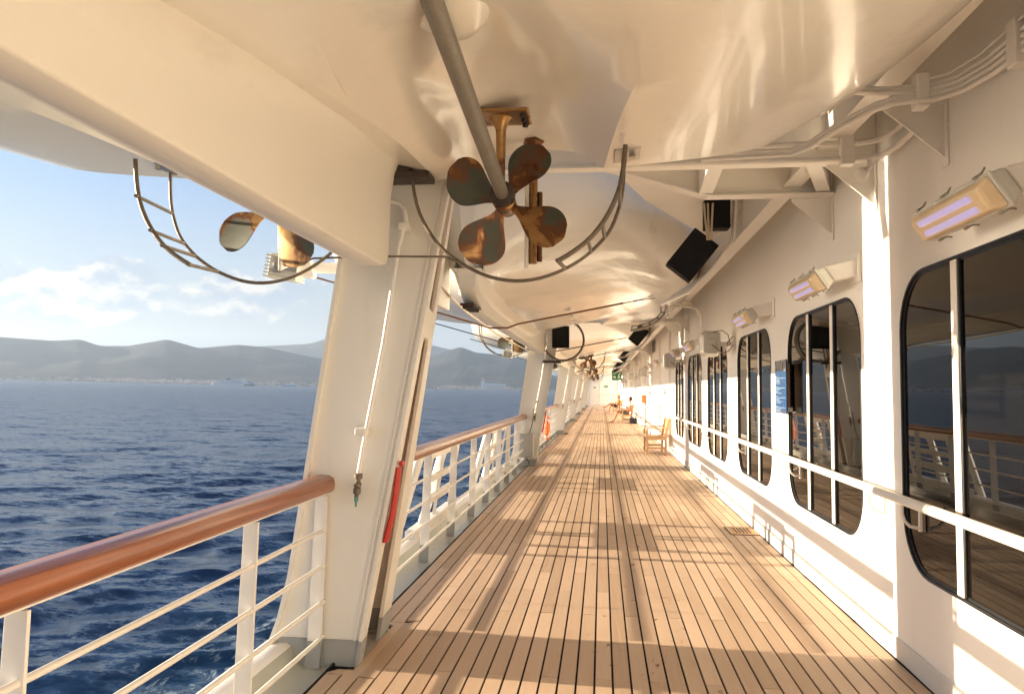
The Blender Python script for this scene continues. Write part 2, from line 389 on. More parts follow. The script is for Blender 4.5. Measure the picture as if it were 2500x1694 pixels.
# black sealant joint at both plank edges
sj = MB().tube([(-1.517, y, -.003+.002*math.sin(y*9)) for y in np.arange(1.5, 40, .11)], .009, 6).tube([(1.733, y, .001+.002*math.sin(y*7)) for y in np.arange(1.5, 40, .13)], .010, 6)
sj.build('sealant_bead', M['teal_caulk'], deck, smooth=50)
# ------------------------------------------------------------------ deckhouse wall with windows
wall = thing('deckhouse_wall', 'long white deckhouse wall with six tall round-cornered dark windows', 'wall', (XW, 0, 0))
WIN = [(2.62, 4.67), (5.36, 7.37), (8.10, 10.03), (10.85, 12.80), (13.57, 15.68), (16.45, 18.25)]
Z0, Z1, WR = .57, 2.25, .33
def rrect(y0, y1, z0, z1, r, n=8):
    P = []
    for cy_, cz, a0 in ((y1-r, z0+r, -90), (y1-r, z1-r, 0), (y0+r, z1-r, 90), (y0+r, z0+r, 180)):
        for i in range(n+1):
            a = R(a0+90*i/n); P.append((cy_+r*math.cos(a), cz+r*math.sin(a)))
    return P
def wall_panel():
    bm = bmesh.new(); edges = []
    def loop(P):
        vs = [bm.verts.new((0, y, z)) for y, z in P]
        for i in range(len(vs)): edges.append(bm.edges.new((vs[i], vs[(i+1) % len(vs)])))
    loop([(-5, -.03), (YEND, -.03), (YEND, 3.46), (-5, 3.46)])
    for y0, y1 in WIN: loop(rrect(y0, y1, Z0, Z1, WR))
    bmesh.ops.triangle_fill(bm, use_beauty=True, use_dissolve=False, edges=edges)
    bmesh.ops.recalc_face_normals(bm, faces=bm.faces)
    me = bpy.data.meshes.new('wall_panel'); bm.to_mesh(me); bm.free(); me.materials.append(M['wall'])
    if me.polygons[0].normal.x > 0: me.flip_normals()
    o = bpy.data.objects.new('wall_panel', me); C.objects.link(o); o.parent = wall
wall_panel()
for i, (y0, y1) in enumerate(WIN):
    ring = rrect(y0, y1, Z0, Z1, WR); ring2 = rrect(y0+.012, y1-.012, Z0+.012, Z1-.012, WR-.012); ring3 = rrect(y0+.026, y1-.026, Z0+.026, Z1-.026, WR-.026)
    g = MB().grid([[(-.003, y, z) for y, z in rrect(y0-.004, y1+.004, Z0-.004, Z1+.004, WR)], [(-.007, y, z) for y, z in ring], [(-.004, y, z) for y, z in ring2], [(.006, y, z) for y, z in ring2], [(.009, y, z) for y, z in ring3], [(.04, y, z) for y, z in ring3]], True)
    win = g.build('window', M['gasket'], wall, smooth=40)
    ms = [y0+(y1-y0)*.33, y0+(y1-y0)*.665]; cuts = [y0+.02]+ms+[y1-.02]
    for a, b in zip(cuts[:-1], cuts[1:]):
        pane = MB().box(.0125, .027, a+.002, b-.002, Z0+.02, Z1-.02)
        if a == cuts[0] or b == cuts[-1]:
            poly = [(y, z) for y, z in ring2 if a+.001 < y < b-.001]
            poly = sorted(poly, key=lambda q: math.atan2(q[1]-(Z0+Z1)/2, q[0]-(a+b)/2))
            if a == cuts[0]: poly = [(b-.002, Z0+.022), (b-.002, Z1-.022)]+[q for q in ring2 if q[0] < b-.002 and q[0] < (y0+y1)/2]
            else: poly = [(a+.002, Z1-.022), (a+.002, Z0+.022)]+[q for q in ring2 if q[0] > (y0+y1)/2]
            pane = MB().prism(poly, .015, lambda p, q, t: (.0125+t, p, q))
        pane.build('pane', M['glass'], win)
    for m_ in ms:
        MB().box(-.003, .036, m_-.034, m_+.034, Z0+.014, Z1-.014).build('mullion', M['white'], win, bevel=.004)
        MB().box(-.002, .037, m_-.056, m_-.0345, Z0+.014, Z1-.014).build('gasket_strip', M['gasket'], win, bevel=.006)
# skirting of the wall: a low welded plate and dark foot joint
MB().box(-.010, .002, -4, 78, .0, .135).build('skirting', M['skirt'], wall, bevel=.004)
for y in (19.6, 23.0, 26.5, 30.6, 34.5, 38.8, 43.5, 49, 55, 61, 68):
    MB().box(-.05, .001, y, y+.12, .14, 3.4).build('pilaster', M['wall'], wall, bevel=.01)
MB().box(-.02, .001, 36.2, 37.3, .2, 2.3).build('locker_door', M['wall'], wall, bevel=.01)
MB().box(-.02, .001, 45.2, 46.3, .2, 2.3).build('locker_door', M['wall'], wall, bevel=.01)
# knee brackets under the davit beams
kb = []
for k in range(NP):
    for dy in (-.24, .76, 1.67):
        y = PILY[k]+dy
        b = MB().prism([(-.001, 2.76), (-.001, 3.045), (-.30, 3.045), (-.30, 3.02)], .014, lambda a, z, t: (a, t, z))
        o = b.build('knee_bracket', M['white'], wall); o.location.y = y; kb.append(o)
        MB().box(-.012, -.001, y-.03, y+.045, 2.72, 3.1).build('bracket_pad', M['white'], wall, bevel=.003)
# overhanging deck above and the beam along its edge
oh = thing('overhead_deck', 'white underside of the deck above, along the top of the wall', 'ceiling', (1.5, 20, 3.4))
MB().box(-.06, 3, -26, 60, .06, .2).build('soffit', M['wall'], oh)
MB().box(-.07, -.055, -26, 60, -.26, .06).box(-.13, -.0, -26, 60, -.275, -.26).build('edge_beam', M['white'], oh)
# ------------------------------------------------------------------ end wall
ew = thing('end_wall', 'cream bulkhead closing the far end of the promenade, with a door', 'wall', (0, YEND, 0))
MB().box(-2.6, 2.2, 0, .1, -.05, 3.6).build('wall_panel', M['wall'], ew)
dr = MB().box(-1.27, -.22, -.05, -.001, .10, 2.36).build('door', M['white'], ew, bevel=.02)
MB().box(-1.34, -1.275, -.07, -.001, .06, 2.44).box(-.215, -.15, -.07, -.001, .06, 2.44).box(-1.34, -.15, -.07, -.001, 2.37, 2.44).build('door_frame', M['wall'], ew)
MB().tube([(-.36, -.12, 1.15), (-.36, -.12, 1.0), (-.30, -.12, 1.0)], .025, 6).build('handle', M['steel'], dr)
MB().box(-.86, -.6, -.062, -.052, 1.82, 1.92).build('door_plate', M['black'], dr)
MB().tube([(-.12, -.1, 1.1), (1.5, -.1, 1.1)], .03, 8).build('handrail', M['white'], ew)
MB().box(-1.3, .2, -.3, -.001, 2.52, 2.7).box(-1.6, .9, -.12, -.001, 2.95, 3.0).build('cable_tray', M['white'], ew, bevel=.02)
# ------------------------------------------------------------------ davit pillars
def pillar():
    t = thing('davit_pillar', '', 'pillar', (0, PILY[0], 0), 'leaning davit pillars along the rail')
    zt = 4.3; F = 0.0
    def xo(z): return -1.85-.09*max(0, 1-z/.5)**2+.1425*z if z < 4 else -1.28
    def xi0(z): return -1.372+.180*z
    def xi1(z): return -1.393+.142*z
    ZL = [-.03, .05, .12, .25, .5, .9, 1.5, 2.3, 3.2, zt]
    # near and far plates
    zs = [z for z in ZL if z >= .135] ; zs = [.135]+[z for z in ZL if z > .135]
    def plate(y0, y1, fi, zz, inset=0):
        m = MB()
        for a, b in zip(zz[:-1], zz[1:]):
            m.add([(xo(a)+inset, y0, a), (fi(a)-inset, y0, a), (fi(b)-inset, y0, b), (xo(b)+inset, y0, b), (xo(a)+inset, y1, a), (fi(a)-inset, y1, a), (fi(b)-inset, y1, b), (xo(b)+inset, y1, b)],
                  [(0, 1, 2, 3), (4, 7, 6, 5), (0, 3, 7, 4), (1, 5, 6, 2)])
        return m
    plate(0.02, .05, xi0, zs, .012).build('web_plate', M['pillar'], t)
    plate(.66, .69, xi1, zs, .012).build('web_plate', M['pillar'], t)
    # outboard plate
    m = MB()
    for a, b in zip(zs[:-1], zs[1:]):
        m.add([(xo(a)-.012, -.02, a), (xo(a)+.012, -.02, a), (xo(a)+.012, .70, a), (xo(a)-.012, .70, a), (xo(b)-.012, -.02, b), (xo(b)+.012, -.02, b), (xo(b)+.012, .70, b), (xo(b)-.012, .70, b)],
              [(0, 4, 5, 1), (1, 5, 6, 2), (2, 6, 7, 3), (3, 7, 4, 0)])
    m.build('outer_flange', M['pillar'], t)
    # inboard plate with two round-cornered slots, made of strips round the openings
    def xin(y, z): a = y/.70; return xi0(z)*(1-a)+xi1(z)*a
    def inpanel(z0, z1, holes):
        bm = bmesh.new(); ed = []
        def lp(P):
            vs = [bm.verts.new((y, z, 0)) for y, z in P]
            for i in range(len(vs)): ed.append(bm.edges.new((vs[i], vs[(i+1) % len(vs)])))
        nn = 14; lp([(0, z0+(z1-z0)*i/nn) for i in range(nn+1)]+[(.7, z1-(z1-z0)*i/nn) for i in range(nn+1)]+[(.46, z0), (.46, .6), (.46, 1.2)]+arch+[(.16, 1.2), (.125, .6), (.10, z0)])
        for h in holes: lp(h)
        bmesh.ops.triangle_fill(bm, use_beauty=True, edges=ed)
        r = bmesh.ops.extrude_face_region(bm, geom=bm.faces[:]); 
        for v in r['geom']:
            if isinstance(v, bmesh.types.BMVert): v.co.z = -.022
        for v in bm.verts: y, z, d = v.co; v.co = (xin(y, z)+d, y, z)
        bmesh.ops.recalc_face_normals(bm, faces=bm.faces)
        return bm
    def bmo(bm, name, mat, smooth=None):
        me = bpy.data.meshes.new(name); bm.to_mesh(me); bm.free(); me.materials.append(mat); o = bpy.data.objects.new(name, me); C.objects.link(o); o.parent = t; return o
    up = rrect(.16, .47, 2.05, 3.4, .05, 4); arch = [p for p in rrect(.17, .46, .14, 1.88, .05, 4) if p[1] > 1.5]
    bmo(inpanel(.135, zt, [up]), 'inner_plate', M['pillar'])
    # grey painted foot
    fz = [-.03, .02, .06, .10, .134]
    ft = plate(0.015, .05, xi0, fz, .008)
    b2 = plate(.66, .695, xi1, fz, .008); ft.add(b2.v, b2.f)
    for a, b in zip(fz[:-1], fz[1:]):
        ft.add([(xo(a)-.014, -.02, a), (xo(a)+.014, -.02, a), (xo(a)+.014, .70, a), (xo(a)-.014, .70, a), (xo(b)-.014, -.02, b), (xo(b)+.014, -.02, b), (xo(b)+.014, .70, b), (xo(b)-.014, .70, b)], [(0, 4, 5, 1), (1, 5, 6, 2), (2, 6, 7, 3), (3, 7, 4, 0)])
        for y0, y1 in ((-.001, .10), (.46, .701)):
            ft.add([(xin(y, z)+d, y, z) for z in (a, b) for y in (y0, y1) for d in (.003, -.02)], [(0, 2, 6, 4), (1, 5, 7, 3), (0, 4, 5, 1), (2, 3, 7, 6)])
    ft.build('painted_foot', M['grey'], t)
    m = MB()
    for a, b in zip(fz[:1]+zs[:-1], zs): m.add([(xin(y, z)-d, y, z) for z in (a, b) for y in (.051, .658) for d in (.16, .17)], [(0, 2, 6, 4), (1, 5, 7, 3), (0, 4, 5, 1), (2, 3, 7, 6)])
    m.build('tinted_liner', M['bounce_tint'], t)  # added backing sheet, its pink stands for bounced light in the slot
    MB().box(-1.95, -1.37, .02, .69, -.02, -.004).build('foot_plate', M['gutter'], t)
    # raised edge strips on the near face
    m = MB()
    for a, b in zip(zs[:-1], zs[1:]):
        for dx, wd, hh in ((-.055, .012, .012),):
            m.add([(xi0(z)+dx+o, y, z) for z in (a, b) for o in (0, wd) for y in (.02, .02-hh)], [(0, 4, 5, 1), (1, 5, 7, 3), (2, 3, 7, 6)])
    m.build('weld_strip', M['pillar'], t)
    return t
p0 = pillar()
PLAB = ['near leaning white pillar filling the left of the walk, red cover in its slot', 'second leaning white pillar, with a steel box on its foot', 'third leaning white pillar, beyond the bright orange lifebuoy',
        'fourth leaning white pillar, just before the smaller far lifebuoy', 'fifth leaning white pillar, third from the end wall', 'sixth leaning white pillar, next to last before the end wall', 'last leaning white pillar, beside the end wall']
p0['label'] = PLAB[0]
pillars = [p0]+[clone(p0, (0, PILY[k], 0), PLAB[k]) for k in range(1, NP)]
# davit beams across to the wall
def beam():
    t = thing('davit_beam', '', 'beam', (0, PILY[0], 0), 'white davit beams across the walk')
    MB().box(-1.0, XW-.002, .74, .765, 3.05, 3.558).box(-1.0, XW-.002, .70, .80, 3.035, 3.05).build('cross_beam', M['white'], t, bevel=.003)
    poly = [(XW-.002, 3.07), (.80, 3.07), (.05, 3.30), (-.9, 3.60), (-.9, 3.95), (XW-.002, 3.95)]
    MB().prism(poly, .025, lambda a, z, q: (a, 1.66+q, z)).build('cross_beam', M['white'], t)
    e = [(XW-.003, 3.06), (.80, 3.06), (.05, 3.29), (-.9, 3.59)]
    m = MB()
    for (a, za), (b, zb) in zip(e[:-1], e[1:]): m.add([(x, y, z+d) for x, z in ((a, za), (b, zb)) for y in (1.60, 1.72) for d in (0, .012)], [(0, 1, 5, 4), (2, 6, 7, 3), (0, 4, 6, 2), (1, 3, 7, 5)])
    m.build('bottom_flange', M['white'], t)
    for xa, xb in ((.70, .74), (1.30, 1.62)):
        MB().add([(xa, .766, 3.06), (xa+.10, .766, 3.06), (xb+.10, 1.655, 3.08), (xb, 1.655, 3.08), (xa, .766, 3.4), (xa+.10, .766, 3.4), (xb+.10, 1.655, 3.4), (xb, 1.655, 3.4)], [(0, 1, 2, 3), (4, 7, 6, 5), (0, 4, 5, 1), (1, 5, 6, 2), (2, 6, 7, 3), (3, 7, 4, 0)]).build('stiffener', M['white'], t)
    MB().box(-.9, XW-.002, .766, 1.655, 3.40, 3.42).build('top_plate', M['white'], t)
    MB().prism([(.2, 2.901), (.45, 3.7), (1.0, 4.9), (1.56, 6.2), (1.56, 2.901)], .02, lambda a, b, q: (a, b, 3.56+q)).build('head_plate', M['white'], t)
    MB().box(.2, XW-.002, .12, .735, 3.56, 3.58).box(.2, XW-.002, 1.69, 2.9, 3.56, 3.58).build('top_plate', M['white'], t)
    MB().box(-1.60, -1.50, 1.19, 3.1, 2.345, 4.3).build('shade_plate', M['white'], t, bevel=.01)  # added plate behind the pillar, placed to shade the upper wall
    MB().box(-1.49, -.9, 1.61, 1.65, 3.4, 4.0).build('hanger', M['white'], t)  # added only to carry the shading plate
    return t
bm0 = beam(); BL = ['near white davit beam crossing above the wall brackets, behind the overhead boat', 'second white davit beam, above the second pillar', 'third white davit beam down the walk', 'fourth white davit beam down the walk', 'fifth white davit beam down the walk', 'sixth white davit beam, near the end wall', 'last white davit beam, before the end wall']
bm0['label'] = BL[0]
for k in range(1, NP): clone(bm0, (0, PILY[k], 0), BL[k])
# ------------------------------------------------------------------ lifeboats
SEC = {   # distance forward of the transom -> half section (u from the centreline, z above deck)
 0.0: [(0, 2.86), (.30, 2.78), (.42, 2.80), (.56, 2.89), (.80, 2.975), (1.08, 2.955), (1.26, 2.85), (2.06, 2.93), (2.24, 3.06), (2.33, 3.5), (2.36, 4.1)],
 0.4: [(0, 2.83), (.29, 2.77), (.42, 2.82), (.56, 2.94), (.80, 3.03), (1.08, 2.99), (1.29, 2.845), (2.15, 2.92), (2.44, 3.07), (2.52, 3.5), (2.56, 4.1)],
 0.9: [(0, 2.79), (.27, 2.75), (.41, 2.83), (.56, 2.96), (.80, 3.05), (1.10, 2.99), (1.34, 2.84), (2.25, 2.90), (2.59, 3.08), (2.66, 3.5), (2.68, 4.1)],
 1.5: [(0, 2.71), (.25, 2.68), (.40, 2.77), (.56, 2.87), (.80, 2.94), (1.14, 2.91), (1.42, 2.83), (2.32, 2.89), (2.68, 3.10), (2.74, 3.5), (2.76, 4.1)],
 2.2: [(0, 2.60), (.22, 2.59), (.40, 2.65), (.56, 2.71), (.80, 2.77), (1.15, 2.79), (1.50, 2.81), (2.36, 2.89), (2.72, 3.11), (2.77, 3.5), (2.78, 4.1)],
 3.2: [(0, 2.42), (.17, 2.45), (.38, 2.50), (.56, 2.54), (.80, 2.59), (1.15, 2.66), (1.56, 2.75), (2.37, 2.89), (2.72, 3.12), (2.77, 3.5), (2.78, 4.1)],
 4.6: [(0, 2.38), (.16, 2.42), (.38, 2.47), (.56, 2.51), (.80, 2.56), (1.15, 2.64), (1.56, 2.74), (2.30, 2.90), (2.64, 3.13), (2.72, 3.5), (2.74, 4.1)],
 6.0: [(0, 2.38), (.16, 2.41), (.37, 2.46), (.55, 2.50), (.78, 2.55), (1.10, 2.63), (1.45, 2.74), (2.08, 2.93), (2.36, 3.17), (2.50, 3.55), (2.58, 4.1)],
 7.2: [(0, 2.38), (.15, 2.41), (.34, 2.46), (.50, 2.51), (.70, 2.57), (.95, 2.67), (1.22, 2.80), (1.66, 3.02), (1.90, 3.28), (2.08, 3.62), (2.25, 4.1)],
 8.0: [(0, 2.40), (.14, 2.43), (.29, 2.50), (.42, 2.57), (.57, 2.66), (.75, 2.79), (.93, 2.94), (1.22, 3.18), (1.40, 3.40), (1.58, 3.70), (1.78, 4.1)],
 8.6: [(0, 2.43), (.11, 2.50), (.20, 2.62), (.28, 2.72), (.37, 2.84), (.47, 2.97), (.58, 3.11), (.76, 3.33), (.90, 3.52), (1.05, 3.76), (1.22, 4.1)],
 8.9: [(0, 2.50), (.07, 2.60), (.11, 2.74), (.15, 2.85), (.19, 2.96), (.25, 3.08), (.31, 3.21), (.40, 3.42), (.48, 3.59), (.57, 3.80), (.68, 4.1)],
 9.05: [(0, 2.6), (.03, 2.70), (.04, 2.82), (.05, 2.92), (.06, 3.02), (.07, 3.13), (.08, 3.25), (.10, 3.46), (.12, 3.62), (.14, 3.82), (.16, 4.1)]}
def crom(a, b, c, d, q): return .5*((2*b)+(-a+c)*q+(2*a-5*b+4*c-d)*q*q+(-a+3*b-3*c+d)*q**3)
def refine(P):
    out = []
    for lo_, hi_, n in ((0, 1, 1), (1, 5, 4), (5, 6, 2), (6, 9, 4), (9, 10, 1)):
        seg = P[lo_:hi_+1]
        for i in range(len(seg)-1):
            a, b, c, d = seg[max(i-1, 0)], seg[i], seg[i+1], seg[min(i+2, len(seg)-1)]
            if lo_ == 1 and i == len(seg)-2: d = (2*c[0]-b[0], 2*c[1]-b[1])
            for k in range(n): out.append((b[0]+(c[0]-b[0])*k/n if n == 1 else crom(a[0], b[0], c[0], d[0], k/n), b[1]+(c[1]-b[1])*k/n if n == 1 else crom(a[1], b[1], c[1], d[1], k/n)))
    return out+[P[-1]]
def sections():
    ks = sorted(SEC); out = []
    for i in range(len(ks)-1):
        ids = (max(i-1, 0), i, i+1, min(i+2, len(ks)-1)); n = 5
        A = [SEC[ks[j]] for j in ids]
        for k in range(n):
            q = k/n
            # cubic Hermite with finite-difference slopes over uneven stations
            h = ks[i+1]-ks[i]; P = []
            for p0_, p1, p2, p3 in zip(*A):
                pt = []
                for e in (0, 1):
                    m1 = (p2[e]-p0_[e])/max(1e-6, ks[ids[2]]-ks[ids[0]])*h; m2 = (p3[e]-p1[e])/max(1e-6, ks[ids[3]]-ks[ids[1]])*h
                    pt.append((2*q**3-3*q*q+1)*p1[e]+(q**3-2*q*q+q)*m1+(-2*q**3+3*q*q)*p2[e]+(q**3-q*q)*m2)
                P.append((max(0, pt[0]), pt[1]))
            out.append((ks[i]+h*q, refine(P)))
    out.append((ks[-1], refine(SEC[ks[-1]]))); return out
HX = -1.25
def ringpts(mir):
    P = [(-1.062, 2.763), (-1.054, 2.683), (-1.02, 2.556), (-.945, 2.422), (-.85, 2.320), (-.736, 2.243), (-.613, 2.190), (-.474, 2.167), (-.337, 2.182), (-.199, 2.233), (-.090, 2.300), (-.008, 2.375), (.052, 2.458), (.096, 2.58), (.114, 2.700), (.118, 2.823)]
    return [((x-HX)*mir+(.10 if mir < 0 else 0), z) for x, z in P]
def hull_z(u, s):
    ks = sorted(SEC); s = min(max(s, 0), ks[-1]-.01)
    for a, b in zip(ks[:-1], ks[1:]):
        if a <= s <= b:
            q = (s-a)/(b-a); P = [((1-q)*p[0]+q*r[0], (1-q)*p[1]+q*r[1]) for p, r in zip(SEC[a], SEC[b])]
    u = abs(u)
    for p, r in zip(P[:-1], P[1:]):
        if p[0] <= u <= r[0]: return p[1]+(r[1]-p[1])*(u-p[0])/(r[0]-p[0])
    return 3.0
def lifeboat():
    t = thing('lifeboat', '', 'lifeboat', (HX, 4.35, 0), 'lifeboats hung over the promenade')
    rows = []
    for s, P in sections():
        rows.append([(-u, -s, z) for u, z in P[::-1]]+[(u, -s, z) for u, z in P[1:]])
    m = MB().grid(rows); n = len(rows[0]); m.f.append(tuple(range(n))); m.f.append(tuple(len(m.v)-n+i for i in range(n)))
    hull = m.build('hull', M['gel'], t, smooth=27)
    # superstructure / canopy
    ks = sections(); cr = []
    for s, P in ks:
        b = P[-1][0]; 
        q = min(1, (9.05-s)/2.2)*min(1, .55+s/1.2); hgt = .35+1.15*q
        cr.append([(-b, -s, 4.1), (-b*.97, -s, 4.1+hgt*.45), (-b*.80, -s, 4.1+hgt*.85), (-b*.4, -s, 4.1+hgt), (b*.4, -s, 4.1+hgt), (b*.80, -s, 4.1+hgt*.85), (b*.97, -s, 4.1+hgt*.45), (b, -s, 4.1)])
    m = MB().grid(cr); m.f.append(tuple(range(8))); m.f.append(tuple(len(m.v)-8+i for i in range(8)))
    m.build('canopy', M['orange'] if False else M['gel'], t, smooth=35)
    MB().tube([(-u, -s, 4.1) for s, u in [(s, P[-1][0]+.01) for s, P in ks]], .05, 8).tube([(u, -s, 4.1) for s, u in [(s, P[-1][0]+.01) for s, P in ks]], .05, 8).build('fender', M['black'], t, smooth=60)
    # keel skeg
    sk = []
    zb = 2.233
    for s in [.30, .31, .34, .40, .8, 1.5, 2.2, 3.2, 4.6, 6, 7.2, 7.9, 8.5, 8.85, 8.98, 9.03]:
        r = .035 if s > .32 else .0
        zz = zb+(.10 if s < .305 else .05 if s < .33 else .015 if s < .38 else 0)+max(0, s-8.4)**2*.5
        if s > 8.5: zz = max(zz, 2.28)
        top = hull_z(0, s)+.02; tw = .10 if s < 2.5 else .15
        top = max(top, zz+.02); f = lambda k: zz+(top-zz)*k
        e_ = min(1, max(0, (s-.9)/1.2))*min(1, max(0, (8.6-s)/1.0)); u1 = .14+.24*e_; z1 = min(hull_z(u1, s), 9)+.004 if s < 8.9 else top
        half = [(.066, zz), (.0761, zz+.006), (.0765, zz+.012), (.080, f(.35)), (.084, f(.58)), (.098, f(.76)), (.12+.03*e_, f(.90)), (.13+.10*e_, (f(.98)*(1-.6*e_)+(z1-.012)*.6*e_)), (u1, z1)]
        sk.append([(-u, -s, z) for u, z in half[::-1]]+[(u, -s, z) for u, z in half])
    m = MB().grid(sk); n = len(sk[0]); m.f.append(tuple(range(n))); m.f.append(tuple(len(m.v)-n+i for i in range(n)))
    m.build('skeg', M['gelmatt'], t, smooth=60)
    hb = MB().box(-.07, .07, -9.0, -8.55, 2.262, 2.285)
    for i in range(5): hb.box(-.05, .05, -8.98+i*.085, -8.95+i*.085, 2.235, 2.262)
    hb.build('keel_shoe', M['dark'], t, bevel=.004)
    for s in (3.3, 4.0, 4.9, 5.8):
        u = .72; MB().box(u, u+.12, -s-.16, -s, hull_z(u+.06, s)-.012, hull_z(u+.06, s)+.06).build('anode', M['boxgrey'], t, bevel=.01)
    for mir in (1, -1):
        px = .73 if mir == 1 else -.58; PZ = 2.575; PY = -.33
        # propeller
        pr = MB().lathe([(.045, -.10), (.062, -.085), (.060, .02), (.055, .09), (.03, .13), (.012, .15)], (px, PY, PZ), (0, 1, 0), 16).build('propeller', M['bronze'], t, smooth=40)
        for b in range(4):
            th = R((60+90*b)*1) if mir == 1 else R(180-60+90*b)
            rad = Vector((math.cos(th), 0, math.sin(th))); tan = Vector((-math.sin(th), 0, math.cos(th))); ax = Vector((0, 1, 0))
            g = []; nr, ncn = 15, 9
            for i in range(nr):
                q = i/(nr-1); rr = .045+.325*q
                k_ = min(1, q/.60); wd = .032+.106*(k_*k_*(3-2*k_)) if q < .6 else .138*math.sqrt(max(.006, 1-((q-.6)/.402)**2))
                sw = -.03*mir*q*q+.02*mir*q; pit = R(44-24*q)*mir
                g.append([])
                for j in range(ncn):
                    e = (j/(ncn-1)*2-1)*wd
                    P = Vector((px, PY, PZ))+rad*rr+tan*(e*math.cos(pit)+sw)+ax*(e*math.sin(pit)*.8)
                    g[-1].append(P)
            th_ = Vector((0, .009, 0)); m = MB().grid(g); k = len(m.v); m.grid([[p+th_ for p in r] for r in g])
            m.f += [(i*ncn, (i+1)*ncn, k+(i+1)*ncn, k+i*ncn) for i in range(nr-1)]+[(i*ncn+ncn-1, (i+1)*ncn+ncn-1, k+(i+1)*ncn+ncn-1, k+i*ncn+ncn-1) for i in range(nr-1)]+[((nr-1)*ncn+j, (nr-1)*ncn+j+1, k+(nr-1)*ncn+j+1, k+(nr-1)*ncn+j) for j in range(ncn-1)]
            m.build('blade', M['bronze'], pr, smooth=50)
        MB().tube([(px, PY+.02, PZ), (px, -2.35, 2.782)], .036, 16).build('shaft', M['shaft'], t, smooth=50)
        MB().lathe([(.05, 0), (.066, .006), (.066, .06), (.058, .065)], (px, PY-.16, PZ+.017), (0, 1, .02), 16).build('shaft_bearing', M['dark'], t, smooth=50)
        sb = MB().lathe([(.17, -1.2), (.17, -.40), (.162, -.26), (.135, -.13), (.08, -.04), (.01, .0)], (0, 0, 0), (0, 1, 0), 24); sb.v = [(px+x, -1.72+y, 2.842-.11*y+z*.52) for x, y, z in sb.v]; sb.build('stern_tube', M['gel'], t, smooth=60)
        # strut and its foot plate
        sy = -.52; zt = hull_z(px, .52)-.005
        MB().tube([(px, sy, PZ+.03), (px, sy-.01, 2.75), (px, sy-.02, zt-.10), (px, sy-.02, zt-.06), (px, sy-.02, zt-.035)], [.021, .023, .027, .04, .07], 12).build('strut', M['bronze_strut'], t, smooth=50)
        pl = MB().box(px-.155, px+.155, sy-.13, sy+.09, zt-.04, zt-.018).build('strut_plate', M['bronze_strut'], t, bevel=.012)
        for bx in (-.12, .12):
            for by in (-.09, -.02, .05): MB().lathe([(.017, 0), (.017, .02)], (px+bx, sy+by, zt-.059), n=6).build('bolt', M['dark'], pl)
        # rudder seen edge-on behind the propeller
        ry = -.09; rx = px+(.13 if mir == 1 else -.01)
        MB().lathe([(.034, 0), (.062, .015), (.066, .03), (.066, .075), (.05, .085)], (rx, ry, 2.965), n=6).build('rudder_collar', M['bronze_strut'], t)
        MB().tube([(rx, ry, 2.285), (rx, ry, 2.99)], .024, 12).tube([(rx+.035, ry+.02, 2.30), (rx+.035, ry+.02, 2.7)], .016, 10).build('rudder_stock', M['bronze_strut'], t, smooth=50)
        rp = MB().prism([(ry-.05, 2.25), (ry+.09, 2.30), (ry+.09, 2.86), (ry-.05, 2.86)], .02, lambda a, z, q: (rx-.045+q, a, z)); rp.build('rudder', M['white'], t, bevel=.006)
        # wire guard ring with its half ladder
        gy = -.23; RP = ringpts(mir)
        def smoothp(P, k=3):
            out = []
            for i in range(len(P)-1):
                p0_, p1, p2, p3 = P[max(i-1, 0)], P[i], P[i+1], P[min(i+2, len(P)-1)]
                for j in range(k):
                    q = j/k; out.append(tuple(.5*((2*b)+(-a+c)*q+(2*a-5*b+4*c-d)*q*q+(-a+3*b-3*c+d)*q**3) for a, b, c, d in zip(p0_, p1, p2, p3)))
            return out+[P[-1]]
        gr = MB().tube([(u, gy, z) for u, z in smoothp(RP)], .0100, 8).build('guard_ring', M['ring'], t, smooth=60)
        B2 = [((x-HX)*mir+(.10 if mir < 0 else 0), z) for x, z in [(-.223, 2.216), (-.152, 2.258), (-.070, 2.320), (.000, 2.403), (.054, 2.497), (.088, 2.591), (.106, 2.690), (.116, 2.80)]]
        MB().tube([(u, -.57, z) for u, z in smoothp(B2)], .0125, 8).build('guard_bar', M['ring'], gr, smooth=60)
        for i in (0, 2, 3, 5):
            u, z = B2[i]; v = min(smoothp(RP), key=lambda q: (q[0]-(u+.015*mir))**2+(q[1]-z+.015)**2)
            MB().tube([(u, -.60, z), (v[0], gy, v[1])], .010, 8).build('rung', M['ring'], gr, smooth=60)
        pd = MB().box(min(.03*mir, .30*mir), max(.03*mir, .30*mir), gy-.09, gy+.07, 2.735, 2.772).box(min(.05*mir, .19*mir), max(.05*mir, .19*mir), gy-.075, gy+.05, 2.772, 2.84).build('guard_bracket', M['dark'], t, bevel=.005)
        a = (1.33*mir, gy-.1, 2.87)
        MB().obox((1.385*mir+(.10 if mir < 0 else 0), gy-.02, 2.852), (.07, 0, .01*mir), (0, .11, 0), (0, 0, .008)).build('guard_bracket', M['steel'], t, bevel=.004)
        [MB().lathe([(.016, 0), (.016, .02)], (bu*mir+(.10 if mir < 0 else 0), gy+bv, 2.824), n=6).build('guard_bolt', M['steel'], t) for bu, bv in ((1.41, -.06), (1.37, .05))]
        MB().tube([(.0*mir, gy, 2.313), (.385*mir, gy, 2.306), (.43*mir, gy, 2.284)], .006, 6).build('guard_tie', M['ring'], t, smooth=60)
    return t
lb0 = lifeboat()
LL = ['nearest lifeboat, overhead, its keel and bronze propeller filling the top of the view', 'second lifeboat, beyond the first propeller, with a brown strap under its keel', 'third lifeboat, its bow behind the second pillar', 'fourth lifeboat down the row', 'fifth lifeboat down the row', 'sixth lifeboat, small beside the end wall']
lb0['label'] = LL[0]
boats = [lb0]
